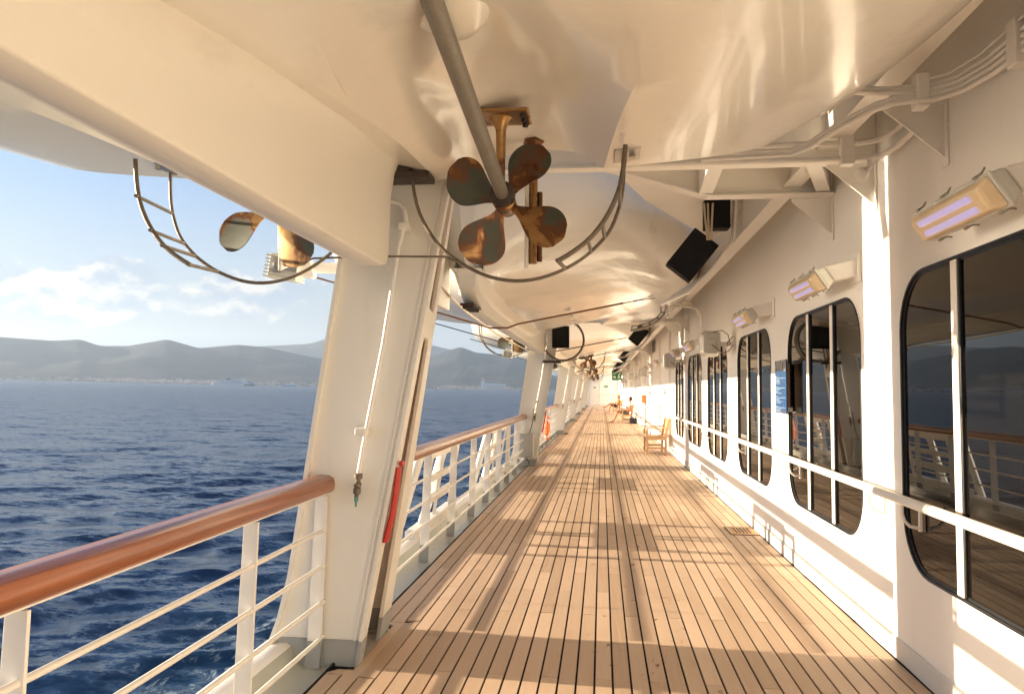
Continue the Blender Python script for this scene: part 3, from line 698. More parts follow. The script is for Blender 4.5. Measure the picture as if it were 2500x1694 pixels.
for k in range(1, 6): boats.append(clone(lb0, (HX, 4.35+PITCH*k+.1, .09), LL[k]))
# the second boat has a ducted propeller on its inboard side
def drop(o):
    for c in kids(o): drop(c)
    bpy.data.objects.remove(o)
for c in kids(boats[1]):
    n = c.name.split('.')[0]
    if n in ('propeller', 'shaft', 'shaft_bearing', 'strut', 'strut_plate', 'rudder', 'rudder_stock', 'rudder_collar', 'guard_ring', 'guard_bracket', 'guard_bolt', 'guard_tie') and sum(v.co.x for v in c.data.vertices) > 0: drop(c)
NX, NY, NZ = .46, -.23, 2.51
rowsn = [[(NX+r_*math.cos(R(a)), NY+y, NZ+r_*math.sin(R(a))) for r_, y in ((.40, -.16), (.44, -.17), (.44, .12), (.40, .12))] for a in range(-150, 61, 10)]
mm = MB().grid(rowsn, True); mm.f += [(0, 1, 2, 3), tuple(len(mm.v)-4+i for i in range(4))]; dct = mm.build('propeller_duct', M['ring'], boats[1], smooth=50)
MB().box(NX-.42, NX-.05, NY-.05, NY+.05, NZ-.47, NZ-.42).build('duct_foot', M['dark'], dct); MB().box(NX-.24, NX+.12, NY+.02, NY+.06, NZ-.16, NZ+.30).build('rudder', M['black'], boats[1], bevel=.03)
# ------------------------------------------------------------------ outboard railings
def railing(y0, y1, st, label, end0=False, end1=True):
    t = thing('railing', label, 'railing', (-1.6, y0, 0), 'railings between the pillars')
    H = y1-y0
    prof = [(-.062, .985), (-.066, 1.02), (-.056, 1.052), (-.03, 1.066), (.03, 1.066), (.056, 1.052), (.066, 1.02), (.062, .985), (.05, .972), (-.05, .972)]
    ys = [(0, 1), (H-.06, 1), (H-.025, .93), (H-.006, .72), (H, .3)]
    m = MB().grid([[(x*s, y, 1.02+(z-1.02)*s) for x, z in prof] for y, s in ys], True); n = len(prof); m.f += [tuple(range(n)), tuple(len(m.v)-n+i for i in range(n))]
    m.build('wooden_handrail', M['rail'], t, smooth=40)
    MB().box(-.022, .022, .02, H-.08, .955, .971).build('rail_flat', M['white'], t)
    for z in (.755, .55, .345, .145):
        MB().tube([(.012, .0, z), (.012, H-.12, z)], .0125, 8).build('rail_rod', M['white'], t, smooth=50)
    for y in st:
        MB().prism([(-.035, .952), (.035, .952), (.018, .13), (-.065, .13)], .014, lambda a, z, q: (a, y-y0+q, z)).build('stanchion', M['white'], t, bevel=.002)
        f = MB().prism([(-.066, .129), (.018, .129), (.010, -.022), (-.078, -.022)], .016, lambda a, z, q: (a, y-y0-.001+q, z))
        f.build('stanchion_foot', M['grey'], t)
    return t
railing(-6, 4.53, [-.85, .55, 1.95, 3.36, 4.24], 'near white railing with a red brown wooden handrail, over the open sea')
railing(5.02, 15.98, [5.7, 6.95, 8.2, 9.5, 10.7, 11.9, 13.1, 14.3, 15.5], 'white railing between the near pillar and the second pillar')
BAYS = ['white railing after the second pillar, carrying the bright lifebuoy', 'white railing between the third and fourth pillars, carrying the far lifebuoy', 'white railing after the fourth pillar', 'white railing after the fifth pillar', 'white railing up to the last pillar']
for k in range(1, 6): railing(PILY[k]+.76, PILY[k+1]+.22, [PILY[k]+.76+.6+1.25*i for i in range(8)], BAYS[k-1])
# boarding frames standing outboard of the second railing
def boarding_frame(y, label, w_=1.55):
    t = thing('boarding_frame', label, 'frame', (-1.74, y, 0), 'white boarding frames outside the railing')
    def xx(z): return -.16+.16*z
    holes = [(.12, .60), (.68, w_-.12)]
    for b in (0.0, .60, w_-.12): MB().prism([(b, .05), (b+.12, .05), (b+.12, .96), (b, .96)], .014, lambda a, z, q: (xx(z)+q, a, z)).build('upright', M['white'], t)
    for z0, z1 in ((.05, .17), (.33, .45), (.58, .66), (.84, .959)):
        MB().prism([(.121, z0), (w_-.121, z0), (w_-.121, z1), (.121, z1)], .012, lambda a, z, q: (xx(z)+.001+q, a, z)).build('rung_plate', M['white'], t)
    for b in (-.38, .80):
        MB().tube([(-.28, b-.02, .06), (-.05, b+.06, .93)], .05, 12).build('slanted_tube', M['white'], t, smooth=50)
        MB().bar((-.05, b+.06, .90), (-.03, b+.42, .90), .03, .06).build('head_bar', M['white'], t)
    MB().prism([(-.42, -.1), (w_, -.1), (w_, .05), (-.42, .05)], .1, lambda a, z, q: (-.17+q, a, z+.13)).build('sill', M['white'], t)
    return t
boarding_frame(7.75, 'white plate frame with square openings outside the railing, nearest the first pillar')
boarding_frame(12.3, 'white plate frame with square openings outside the railing, nearest the second pillar', 1.7)
boarding_frame(19.0, 'white plate frame outside the railing, behind the bright lifebuoy')
# drain pipes with a brass valve on the pillars
def drain():
    t = thing('drain_pipe', '', 'pipe', (0, PILY[0]-.06, 0), 'white pipes down the pillars')
    P = [(-1.25, 2.64), (-1.20, 2.645), (-1.15, 2.63), (-1.125, 2.59), (-1.118, 2.53), (-1.158, 2.38), (-1.238, 1.825), (-1.343, 1.248), (-1.368, 1.09)]
    MB().tube([(x, .0, z) for x, z in P], .013, 10).build('pipe', M['white'], t, smooth=60)
    for x, z in ((-1.125, 2.50), (-1.357, 1.165+.16)): MB().box(x-.035, x+.03, -.02, .075, z-.022, z+.022).build('pipe_clip', M['white'], t, bevel=.006)
    d = Vector((-.012, 0, -.16)).normalized(); v = MB().lathe([(.016, 0), (.024, .004), (.024, .03), (.015, .034), (.015, .05), (.022, .055), (.022, .075), (.016, .08), (.022, .085), (.022, .115), (.014, .12), (.012, .135)], (-1.368, 0, 1.09), d, 12)
    v.build('valve', M['ring'], t, smooth=30)
    MB().lathe([(.013, .135), (.013, .155), (.007, .165), (.007, .19)], (-1.368, 0, 1.09), d, 10).build('hose_end', simple('verdigris', (.10, .30, .26), .5), t, smooth=40)
    return t
dp = drain(); DL = ['white pipe ending in a brass valve, down the face of the near pillar', 'white pipe with a valve down the second pillar, above the steel box', 'thin white pipe down the third pillar', 'thin white pipe down the fourth pillar', 'thin white pipe down the fifth pillar']
dp['label'] = DL[0]
for k in range(1, 5): clone(dp, (0, PILY[k]-.06, 0), DL[k])
# red cover hanging in the slot of the near pillar
def cover(y, label):
    t = thing('red_cover', label, 'cover', (0, y, 0), 'red covers in the pillars')
    f = lambda z: -1.372+.18*z
    g = [[(f(z)+.012+.02*math.sin(3.1*a)+.01*math.sin(z*9), -.005+w_*a, z) for a in (0, .2, .4, .6, .8, 1)] for z, w_ in ((.69, .06), (.72, .075), (.85, .08), (1.0, .075), (1.08, .07), (1.12, .06))]
    m = MB().grid(g); k = len(m.v); m.grid([[(x-.008, y_, z) for x, y_, z in r] for r in g]); m.build('cloth', M['red'], t, smooth=60)
    MB().obox((f(1.14)+.02, .03, 1.14), (.012, 0, 0), (0, .032, 0), (0, 0, .014)).build('header', M['red'], t, bevel=.006)
    return t
cover(4.275, 'bright red cover hung inside the slot of the near pillar')
cover(15.79, 'red cover hung inside the second pillar, seen edge on')
# stainless box on the second pillar
t = thing('steel_box', 'grey stainless box fixed to the foot of the second pillar', 'box', (-1.53, 15.62, .19))
MB().box(-.15, .15, -.13, .09, .0, .49).build('case', M['steel'], t, bevel=.01); MB().box(-.13, .13, -.14, -.131, .03, .46).build('lid', M['steel'], t, bevel=.004)
MB().tube([(.05, -.02, .49), (.10, -.03, .62), (.13, -.02, .8), (.12, .08, 1.0)], .009, 6).build('cable', M['wire'], t, smooth=60)
MB().tube([(.0, -.05, .0), (.02, -.06, -.06), (.06, -.08, -.09), (.05, -.06, -.14)], .012, 6).build('cable_tail', M['wire'], t, smooth=60)
# floodlights outboard of the pillars
def flood():
    t = thing('floodlight', '', 'floodlight', (-2.00, PILY[0]+.34, 2.335), 'floodlights outboard of the pillars')
    b = MB().box(-.10, .10, -.06, .06, -.085, .075).build('housing', M['boxgrey'], t, bevel=.012); b.rotation_euler = (0, R(9), 0)
    for i in range(7): MB().box(-.115, .105, -.072, .072, -.08+.022*i, -.071+.022*i).build('cooling_fin', M['boxgrey'], b)
    MB().lathe([(.05, 0), (.05, .01), (.02, .015), (.018, .03), (.008, .034)], (-.03, -.072, .0), (0, -1, 0), 14).build('hub', M['steel'], b, smooth=40)
    MB().box(-.02, .10, -.078, -.073, -.03, .03).build('name_plate', M['steel'], b)
    MB().prism([(-.07, .075), (.07, .075), (.05, .105), (-.05, .105)], .08, lambda a, z, q: (a, q-.04, z)).build('cap', M['boxgrey'], b, bevel=.01)
    MB().tube([(-.02, 0, .10), (-.01, 0, .15), (.03, 0, .165), (.075, 0, .14), (.115, 0, .06)], .006, 8).build('cable', M['wire'], t, smooth=60)
    MB().tube([(.10, .02, -.0), (.18, .02, .0), (.48, .02, -.012)], [.04, .036, .036], 12).build('arm', M['white'], t, smooth=50)
    MB().prism([(.09, -.055), (.17, -.075), (.19, -.06), (.16, .05), (.10, .055)], .06, lambda a, z, q: (a, q-.02, z)).build('yoke', M['white'], t, bevel=.005)
    return t
fl = flood(); FL = ['ribbed floodlight on a white arm beside the near pillar, against the sky', 'small ribbed floodlight beside the second pillar', 'small floodlight beside the third pillar', 'small floodlight beside the fourth pillar']
fl['label'] = FL[0]
for k in range(1, 4): clone(fl, (-2.00, PILY[k]+.34, 2.335), FL[k])
# lifebuoys on the railing
def buoy(y, z, label, r=.27):
    t = thing('lifebuoy', label, 'lifebuoy', (-1.50, y, z), 'orange lifebuoys on the railing')
    n = 40; MB().tube([(0, r*math.cos(2*math.pi*i/n), r*math.sin(2*math.pi*i/n)) for i in range(n)], .062, 12, closed=True).build('ring', M['orange'], t, smooth=60)
    for q in range(4):
        a0 = R(45+90*q); MB().tube([(0, r*math.cos(a0+R(d)), r*math.sin(a0+R(d))) for d in (-9, -4, 0, 4, 9)], .0645, 12).build('tape', M['reflect'], t, smooth=60)
    MB().tube([(.0, (r+.075)*math.cos(2*math.pi*i/n), (r+.075)*math.sin(2*math.pi*i/n)-.012*abs(math.sin(2*math.pi*i/n*2))) for i in range(n)], .007, 6, closed=True).build('grab_line', M['rope'], t, smooth=60)
    MB().tube([(0, .03, -r-.05), (.01, .05, -r-.14), (.0, .07, -r-.09), (-.01, .06, -r-.2)], .01, 6).build('line_tail', M['strap'], t, smooth=60)
    MB().box(-.09, -.05, -.04, .04, r-.1, r+.1).build('holder', M['white'], t)
    return t
buoy(21.1, .52, 'bright orange lifebuoy on the railing just past the second pillar')
buoy(39.6, .78, 'smaller far orange lifebuoy on the railing, before the fourth pillar')
t = thing('fire_extinguisher', 'tiny red extinguisher hung beside the last pillar, left of the end door', 'extinguisher', (-1.75, 79.6, .9))
MB().lathe([(.0, 0), (.11, .02), (.12, .1), (.12, .75), (.07, .85), (.04, .9), (.03, 1.0)], (0, 0, 0), n=14).build('bottle', M['red'], t, smooth=50); MB().box(-.12, .05, -.04, .04, 1.0, 1.06).build('lever', M['black'], t); MB().tube([(.03, 0, .98), (.14, -.05, .85), (.15, -.06, .4)], .02, 6).build('hose', M['black'], t)
# ------------------------------------------------------------------ handrail on the wall
t = thing('wall_handrail', 'long white tubular handrail along the deckhouse wall, crossing the windows', 'handrail', (1.64, 0, .985))
MB().tube([(0, y, 0) for y in (-4, 5, 12, 21.6)], .027, 14).build('rail', M['white'], t, smooth=60)
for y in (-.9, 1.6, 2.1, 4.43, 4.95, 6.96, 7.5, 9.5, 10.1, 12.3, 12.8, 15.1, 15.6, 17.8, 18.3, 20.8):
    MB().tube([(0, y, -.02), (.0, y, -.075), (.012, y, -.115), (.04, y, -.142), (.075, y, -.15), (.099, y, -.15)], .0095, 10).build('rail_bracket', M['white'], t, smooth=60)
    MB().box(.088, .0995, y-.012, y+.012, -.17, -.06).build('bracket_plate', M['white'], t)
MB().box(-.05, -.03, 21.6, 21.68, -.2, .19).box(-.03, .1, 21.62, 21.66, -.165, -.14).box(-.03, .1, 21.62, 21.66, .10, .125).build('end_plate', M['steel'], t)
t = thing('far_handrail', 'far stretch of white handrail behind the seated people', 'handrail', (1.64, 24, .985))
MB().tube([(0, 0, 0), (0, 20, 0), (0, 45, 0)], .024, 8).build('rail', M['white'], t, smooth=60)
for y in range(1, 45, 3): MB().tube([(0, y, -.02), (.0, y, -.09), (.04, y, -.14), (.099, y, -.15)], .01, 6).build('rail_bracket', M['white'], t, smooth=60)
# ------------------------------------------------------------------ lamps on the wall
def lamp():
    t = thing('wall_lamp', '', 'lamp', (1.50, 3.40, 2.345), 'lit batten lamps along the wall')
    n = Vector((-.83, 0, -.56)).normalized(); v = Vector((.56, 0, -.83)).normalized()
    def P(a, b, y): return n*a+v*b+Vector((0, y, 0))
    def body(w0, w1, d0, d1, L0, L1, name, mat, bv):
        m = MB(); vs = [P(d0, -w0, -L0), P(d0, w0, -L0), P(d0, w0, L0), P(d0, -w0, L0), P(d1, -w1, -L1), P(d1, w1, -L1), P(d1, w1, L1), P(d1, -w1, L1)]
        return m.add(vs, [(0, 1, 2, 3), (4, 7, 6, 5), (0, 4, 5, 1), (1, 5, 6, 2), (2, 6, 7, 3), (3, 7, 4, 0)]).build(name, mat, t, bevel=bv)
    body(.062, .075, -.085, -.022, .33, .35, 'housing', M['boxgrey'], .012)
    body(.081, .081, -.022, -.006, .358, .358, 'rim', M['boxgrey'], .006)
    le = body(.074, .052, -.006, .045, .35, .315, 'lens', M['amber'], .016)
    for b in (-.026, .026):
        MB().tube([P(.036, b, -.24), P(.0385, b, -.22), P(.0385, b, .22), P(.036, b, .24)], .0165, 12).build('tube', M['violet'], le, smooth=60)
    for s in (-1, 1):
        for y in (-.27, 0.02, .27):
            m = MB().obox(P(-.014, s*.084, y), Vector((0, .012, 0)), n*.016, v*.006).tube([P(-.028, s*.084, y), P(-.034, s*.092, y-.02), P(-.03, s*.098, y-.045)], .0045, 6)
            m.build('clip', M['steel'], t)
    m = MB(); a = [P(-.085, -.06, -.34), P(-.085, .06, -.34), P(-.085, .06, -.20), P(-.085, -.06, -.20)]; b = [Vector((.236, y, z)) for y, z in ((-.42, .14), (-.42, .02), (-.28, .02), (-.28, .14))]
    m.add(a+b, [(0, 1, 2, 3), (4, 7, 6, 5), (0, 4, 5, 1), (1, 5, 6, 2), (2, 6, 7, 3), (3, 7, 4, 0)]); m.build('arm', M['wall'], t, bevel=.01)
    MB().box(.225, .2385, -.46, -.24, -.02, .18).build('wall_plate', M['wall'], t, bevel=.003)
    return t
lp = lamp(); LY = [(3.40, 'largest wall lamp, amber cover with two lit violet tubes, above the nearest window'), (5.78, 'second wall lamp, violet lit, above the second window'), (8.35, 'third wall lamp, violet lit, above the third window'), (13.5, 'fourth wall lamp, lower beside the wall pipes and the nearest speaker box'), (16.1, 'fifth wall lamp, above the second speaker box'), (21.7, 'sixth wall lamp, small, just past the second speaker box'), (24.4, 'seventh wall lamp, tiny, under the louvred vent'), (27.0, 'eighth wall lamp, tiny, the farthest that can be told apart')]
lp['label'] = LY[0][1]
for y, l in LY[1:]: clone(lp, (1.50, y, 2.345), l)
# ------------------------------------------------------------------ speaker boxes
def speaker():
    t = thing('speaker_box', '', 'speaker', (1.43, 10.2, 2.20), 'eight sided speaker boxes along the wall')
    oc = lambda w_, h, c: [(-w_, -h+c), (-w_+c, -h), (w_-c, -h), (w_, -h+c), (w_, h-c), (w_-c, h), (-w_+c, h), (-w_, h-c)]
    A, B, Cc = oc(.10, .135, .03), oc(.128, .168, .045), oc(.128, .168, .045)
    m = MB().grid([[(x, -.03, z) for x, z in A], [(x, .05, z) for x, z in B], [(x, .26, z) for x, z in Cc]], True); m.f += [tuple(range(8)), tuple(16+i for i in range(8))]
    m.build('case', M['boxgrey'], t, bevel=.006)
    MB().box(-.05, .05, -.048, -.031, -.055, .055).build('terminal_plate', M['boxgrey'], t, bevel=.006)
    MB().tube([(.0, -.05, -.02), (.05, -.07, -.06), (.14, -.04, -.13), (.22, .0, -.10), (.29, .03, -.02)], .006, 6).build('cable', M['strap'], t, smooth=60)
    MB().tube([(.02, -.035, .15), (.14, -.02, .17), (.22, .02, .12), (.25, .03, .0), (.20, .02, -.05), (.22, .02, .03), (.29, .02, .10)], .005, 6).build('loose_cable', M['wire'], t, smooth=60)
    MB().box(.10, .309, .10, .13, -.03, .03).box(.29, .309, .0, .20, -.09, .09).build('bracket', M['white'], t, bevel=.004)
    MB().box(-.01, .12, .0, .02, -.14, -.125).box(-.01, .12, .0, .02, .125, .14).build('yoke', M['steel'], t)
    return t
sp = speaker(); SL = [(10.2, 'nearest eight sided speaker box on the wall, above the fourth window'), (16.2, 'second eight sided speaker box, beyond the last windows'), (27, 'third speaker box, lit white on its sea side'), (36, 'fourth speaker box, small, before the green sign'), (50, 'fifth speaker box, tiny, beside the green sign')]
sp['label'] = SL[0][1]
for y, l in SL[1:]: clone(sp, (1.43 if y < 30 else 1.36, y, 2.20), l)
# ------------------------------------------------------------------ information board
t = thing('information_board', 'blue information board with pale lines of text, between the second and third windows', 'notice board', (1.69, 7.20, 1.37))
MB().box(-.012, .0, 0, .44, 0, .50).build('panel', simple('board_blue', (.020, .075, .20), .12, var=.15, coat=.8), t, bevel=.002)
MB().box(.001, .040, .08, .41, .02, .46).build('back_box', M['teak'], t); MB().box(.002, .045, .005, .03, .02, .06).build('corner_block', M['boxgrey'], t)
MB().prism([(0.005, .495), (.435, .495), (.435, .405), (.38, .415), (.33, .395), (.27, .42), (.20, .40), (.13, .41), (.06, .39), (.005, .405)], .001, lambda y, z, q: (-.0135+q, y, z)).build('grey_header', simple('board_grey', (.24, .23, .21), .3), t)
tx = MB(); rr = random.Random(3)
for blk in range(4):
    zt = .345-.092*blk
    for ln in range(6 if blk < 3 else 5): tx.box(-.0132, -.0122, .43-(.40 if ln == 1 else rr.uniform(.12, .27) if ln else .10), .43, zt-.0125*ln-.0035, zt-.0125*ln)
tx.build('text_lines', simple('board_text', (.30, .41, .50), .4), t)
# ------------------------------------------------------------------ vents, signs, small fittings on the wall
for y, l in ((25.0, 'near louvred vent high on the wall'), (28.6, 'far louvred vent high on the wall')):
    t = thing('louvred_vent', l, 'vent', (XW, y, 2.83), 'louvred vents high on the wall')
    MB().box(-.012, -.002, 0, 2.4 if y < 27 else 1.6, 0, .46).build('frame', M['boxgrey'], t, bevel=.004)
    for i in range(5): MB().box(-.03, -.0125, .08, 2.3 if y < 27 else 1.5, .05+.075*i, .095+.075*i).build('louvre', M['dark'], t)
t = thing('green_sign', 'hanging green escape sign with white pictograms over the far walk', 'sign', (.90, 46, 2.45))
MB().box(-.29, .29, 0, .02, -.26, .25).build('panel', M['green'], t); MB().tube([(-.2, .01, .25), (-.2, .01, .9)], .012, 6).tube([(.2, .01, .25), (.2, .01, .9)], .012, 6).build('hanger', M['steel'], t)
m = MB().prism([(-.22, -.02), (-.12, -.02), (-.12, .06), (-.05, -.08), (-.12, -.2), (-.12, -.12), (-.22, -.12)], .004, lambda x, z, q: (x, -.005+q, z)).prism([(.04, -.18), (.09, -.18), (.12, -.05), (.19, -.16), (.23, -.13), (.15, .02), (.17, .1), (.23, .08), (.24, .11), (.15, .15), (.06, .05), (.09, .02)], .004, lambda x, z, q: (x, -.005+q, z)).lathe([(.0, 0), (.035, .001), (.035, .004)], (.17, -.001, .19), (0, -1, 0), 10)
m.build('pictogram', M['signwhite'], t)
t = thing('exit_sign', 'little green exit sign on the end bulkhead, right of the door', 'sign', (.47, 79.95, 1.98))
MB().box(-.19, .19, 0, .049, -.10, .10).build('panel', M['green'], t); MB().prism([(-.12, -.05), (-.02, -.05), (-.02, .05), (-.12, .05)], .003, lambda x, z, q: (x, -.004+q, z)).prism([(.04, -.02), (.1, -.02), (.1, -.06), (.16, 0), (.1, .06), (.1, .02), (.04, .02)], .003, lambda x, z, q: (x, -.004+q, z)).build('pictogram', M['signwhite'], t)
t = thing('orange_box', 'orange box on a white post at the wall, above the far handrail', 'box', (1.66, 30.2, 1.09))
MB().box(-.09, .06, 0, .5, 0, .32).build('case', M['orange'], t, bevel=.03); MB().box(-.02, .05, .1, .4, -.9, -.001).build('post', M['white'], t)
for y, z, l in ((21.0, 1.48, 'dark pull handle on the wall above the near chair'), (27.6, 1.46, 'dark pull handle on the wall left of the orange box'), (36.4, 1.50, 'farthest dark pull handle on the wall')):
    t = thing('pull_handle', l, 'handle', (XW-.03, y, z), 'dark pull handles on the wall')
    MB().box(-.02, .0, 0, .05, 0, .16 if y < 25 else .32).build('grip', M['dark'], t, bevel=.004); MB().box(-.001, .029, .01, .04, .02, .05).build('stand', M['dark'], t)
t = thing('deck_grating', 'small teak grating set in the deck at the foot of the wall', 'grating', (1.58, 8.90, .002))
MB().box(-.16, .145, -.23, -.17, -.008, .010).box(-.16, .145, .17, .23, -.008, .010).box(-.16, -.115, -.169, .169, -.008, .010).box(.1, .145, -.169, .169, -.008, .010).build('frame', M['teak'], t, bevel=.003)
MB().box(-.17, .152, -.245, .245, -.004, .0008).build('pit', M['black'], t)
for i in range(6): MB().box(-.108+i*.037, -.090+i*.037, -.168, .168, .0012, .0085).build('slat', M['teak'], t)
# ------------------------------------------------------------------ pipes along the wall and the beams
t = thing('pipe_run', 'bundle of white pipes clamped along the top of the wall, turning out under the boat', 'pipes', (0, 0, 0))
for i in range(4):
    z = 3.035-.030*i; q = .02*i
    P = [(1.705, -4, z+.03), (1.705, 2.6, z+.03), (1.70, 3.25, z+.02), (1.685, 3.48-q, z+.01), (1.63, 3.66-q, z), (1.54, 3.74-q, z-.004), (1.44, 3.755-q, z-.004)]
    P += [(1.32, 3.76-q, z-.004), (.9, 3.78, z+.05)] if i < 2 else [(1.38, 3.78-q, z-.002), (1.32, 3.86-q, z+.0), (1.24, 4.15, z+.02), (1.19, 4.45, z+.03), (1.12, 4.60, z+.035), (.6, 4.66, z+.035)]
    MB().tube(P, .0125, 10).build('pipe', M['white'], t, smooth=60)
for x, y in ((1.50, 3.74), (1.70, 3.28), (1.70, 1.6)): MB().box(x-.03, x+.03, y-.05, y+.03, 2.915, 3.08 if x < 1.6 else 3.11).build('pipe_clamp', M['white'], t, bevel=.008)
MB().tube([(1.705, -4, 3.12), (1.70, 3.1, 3.105), (1.66, 3.5, 3.07), (1.60, 3.66, 3.055), (1.53, 3.70, 3.05)], .006, 8).build('thin_pipe', M['white'], t, smooth=60)
t = thing('pipe_loop', 'pair of white pipes looping round the second wall bracket', 'pipes', (0, 0, 0))
for i in range(2):
    z = 3.10-.10*i; MB().tube([(1.705, 4.2, z+.02), (1.70, 4.55, z), (1.66, 4.70, z-.01), (1.56, 4.76, z-.01), (.2, 4.76, z-.01)], .019, 10).build('pipe', M['white'], t, smooth=60)
MB().box(1.44, 1.52, 4.72, 4.79, 2.95, 3.16).build('pipe_clamp', M['white'], t, bevel=.008)
MB().tube([(1.60, 4.74, 3.02), (1.61, 4.74, 2.94), (1.58, 4.74, 2.91)], .016, 8).lathe([(.03, 0), (.04, .01), (.04, .04), (.02, .05)], (1.57, 4.74, 2.90), (-.5, -.5, -.4), 12).build('drain_plug', M['white'], t, smooth=50)
t = thing('far_pipe_run', 'cluster of white pipes running down the wall beside the fourth lamp', 'pipes', (0, 0, 0))
for i in range(3): MB().tube([(.9, 12.9+.05*i, 2.98+.05*i), (1.45, 12.9+.05*i, 2.98+.05*i), (1.60, 12.9+.1*i, 2.94), (1.66, 12.95+.14*i, 2.85), (1.69, 13.0+.14*i, 2.6), (1.69, 13.0+.14*i, 2.36)], .017, 8).build('pipe', M['white'], t, smooth=60)
t = thing('lower_pipe_run', 'white pipe loops on the wall over the farther windows', 'pipes', (0, 0, 0))
for i in range(4): MB().tube([(1.2, 16.0+.2*i, 3.02), (1.60, 16.0+.2*i, 3.02), (1.67, 16.05+.2*i, 2.95), (1.68, 16.1+.2*i, 2.6), (1.70, 16.15+.2*i, 2.52)], .02, 8).build('pipe', M['white'], t, smooth=60)
# ------------------------------------------------------------------ davit cradle arms, pads, straps
def cradle():
    t = thing('cradle_arm', '', 'cradle', (0, 8.0, 0), 'davit cradle arms under the boats')
    P = [(.600, 2.475), (.885, 2.60), (1.075, 2.785), (1.335, 3.13), (1.36, 3.56), (1.36, 4.2)]
    m = MB(); w_ = .09
    m.grid([[(x, -w_, z), (x, w_, z), (x+.018, w_, z-.012), (x+.018, -w_, z-.012)] for x, z in P], True); m.f += [(0, 1, 2, 3), tuple(len(m.v)-4+i for i in range(4))]
    m.build('arm', M['white'], t)
    MB().prism([(.60, 2.48), (1.06, 2.79), (1.32, 3.13), (1.34, 3.5), (1.355, 3.5), (1.345, 3.12), (1.08, 2.77), (.9, 2.59)], .01, lambda a, z, q: (a, q, z)).build('rib', M['white'], t)
    d1 = Vector((.78, 0, .98)).normalized(); n1 = Vector((-d1.z, 0, d1.x))
    c1 = Vector((.945, -.0, 2.965)); MB().obox(c1+n1*.02, d1*.235, (0, .10, 0), n1*.155).build('fender_pad', M['black'], t, bevel=.012)
    MB().obox((1.19, .05, 3.42), (0, 0, .16), (0, .10, 0), (.13, 0, 0)).build('fender_pad', M['black'], t, bevel=.012)
    for q in (0, .04, .09): MB().tube([(1.04+q, -.12, 3.5), (1.05+q*.8, -.12, 3.36), (1.07+q*.5, -.11, 3.2), (1.075+q*.5, -.10, 3.12)], .011, 8).build('rope_fall', M['rope'], t, smooth=60)
    return t
ca = cradle(); CL = ['big black rubber pads on a white bent cradle arm, right of the near propeller', 'cradle arm with black pads beyond the second beam', 'far cradle arm with black pads, third along', 'far cradle arm with black pads, beside the green sign', 'farthest cradle arm with black pads']
ca['label'] = CL[0]
for k in range(1, 5): clone(ca, (0, 8.0+PITCH*k, 0), CL[k])
SLB = ['brown lashing strap slung under the keel of the second boat, the nearest strap', 'dark lashing strap under the far end of the second boat', 'thin dark lashing strap under the third boat', 'thin dark lashing strap farthest down the walk']
for i, (y, dz) in enumerate(((9.0, .0), (16.25, .04), (20.7, .0), (32.2, .0))):
    t = thing('lashing_strap', SLB[i], 'strap', (0, y, dz), 'lashing straps under the boats')
    m = M['strap'] if i == 0 else M['wire']
    MB().tube([(-3.6, -.2, 2.95), (-2.4, 0, 2.62), (-1.36, 0, 2.315), (-1.30, 0, 2.305), (-1.12, 0, 2.31), (-1.0, 0, 2.355), (.25, 0, 2.60)], .011, 8).build('webbing', m, t, smooth=40)
    MB().tube([(.25, 0, 2.60), (.40, 0, 2.628), (.62, 0, 2.66)], .005, 6).tube([(.40, 0, 2.628), (.60, .02, 2.69)], .004, 6).build('wire_end', M['wire'], t, smooth=60)
    MB().obox((.39, 0, 2.626), (.025, 0, .005), (0, .012, 0), (0, 0, .008)).build('shackle', M['wire'], t)
t = thing('keel_rope', 'pale rope drawn along beside the keel of the second boat', 'rope', (0, 0, 0))
MB().tube([(-1.55, 6.2, 2.62), (-1.45, 8.0, 2.40), (-1.40, 10, 2.315), (-1.385, 13, 2.30), (-1.37, 15.6, 2.31)], .010, 8).build('strand', M['rope'], t, smooth=60)
# cable ladder hanging beside the second boat
def chain():
    t = thing('cable_ladder', '', 'ladder', (0, 12.5, 0), 'little curved ladders on the boat side')
    P = [(.98, 0, 3.30), (1.02, .05, 3.12), (1.06, .1, 2.98), (1.05, .2, 2.86), (.98, .5, 2.78), (.86, 1.0, 2.72), (.70, 1.5, 2.70), (.56, 1.9, 2.70)]
    Q = [(x-.14+.02*i, y-.05, z-.05+.018*i) for i, (x, y, z) in enumerate(P)]
    MB().tube(P, .028, 8).build('rail', M['steel'], t, smooth=60); MB().tube(Q, .009, 6).build('side_wire', M['wire'], t, smooth=60)
    for a, b in zip(P, Q): MB().tube([a, b], .012, 6).build('rung', M['wire'], t)
    return t
ch = chain(); ch['label'] = 'curved ladder of dark rungs on the side of the second boat, left of the pads'
clone(ch, (0, 24.5, 0), 'small curved ladder of rungs on the third boat side')
clone(ch, (0, 36.0, 0), 'tiny curved ladder of rungs farther down the row')
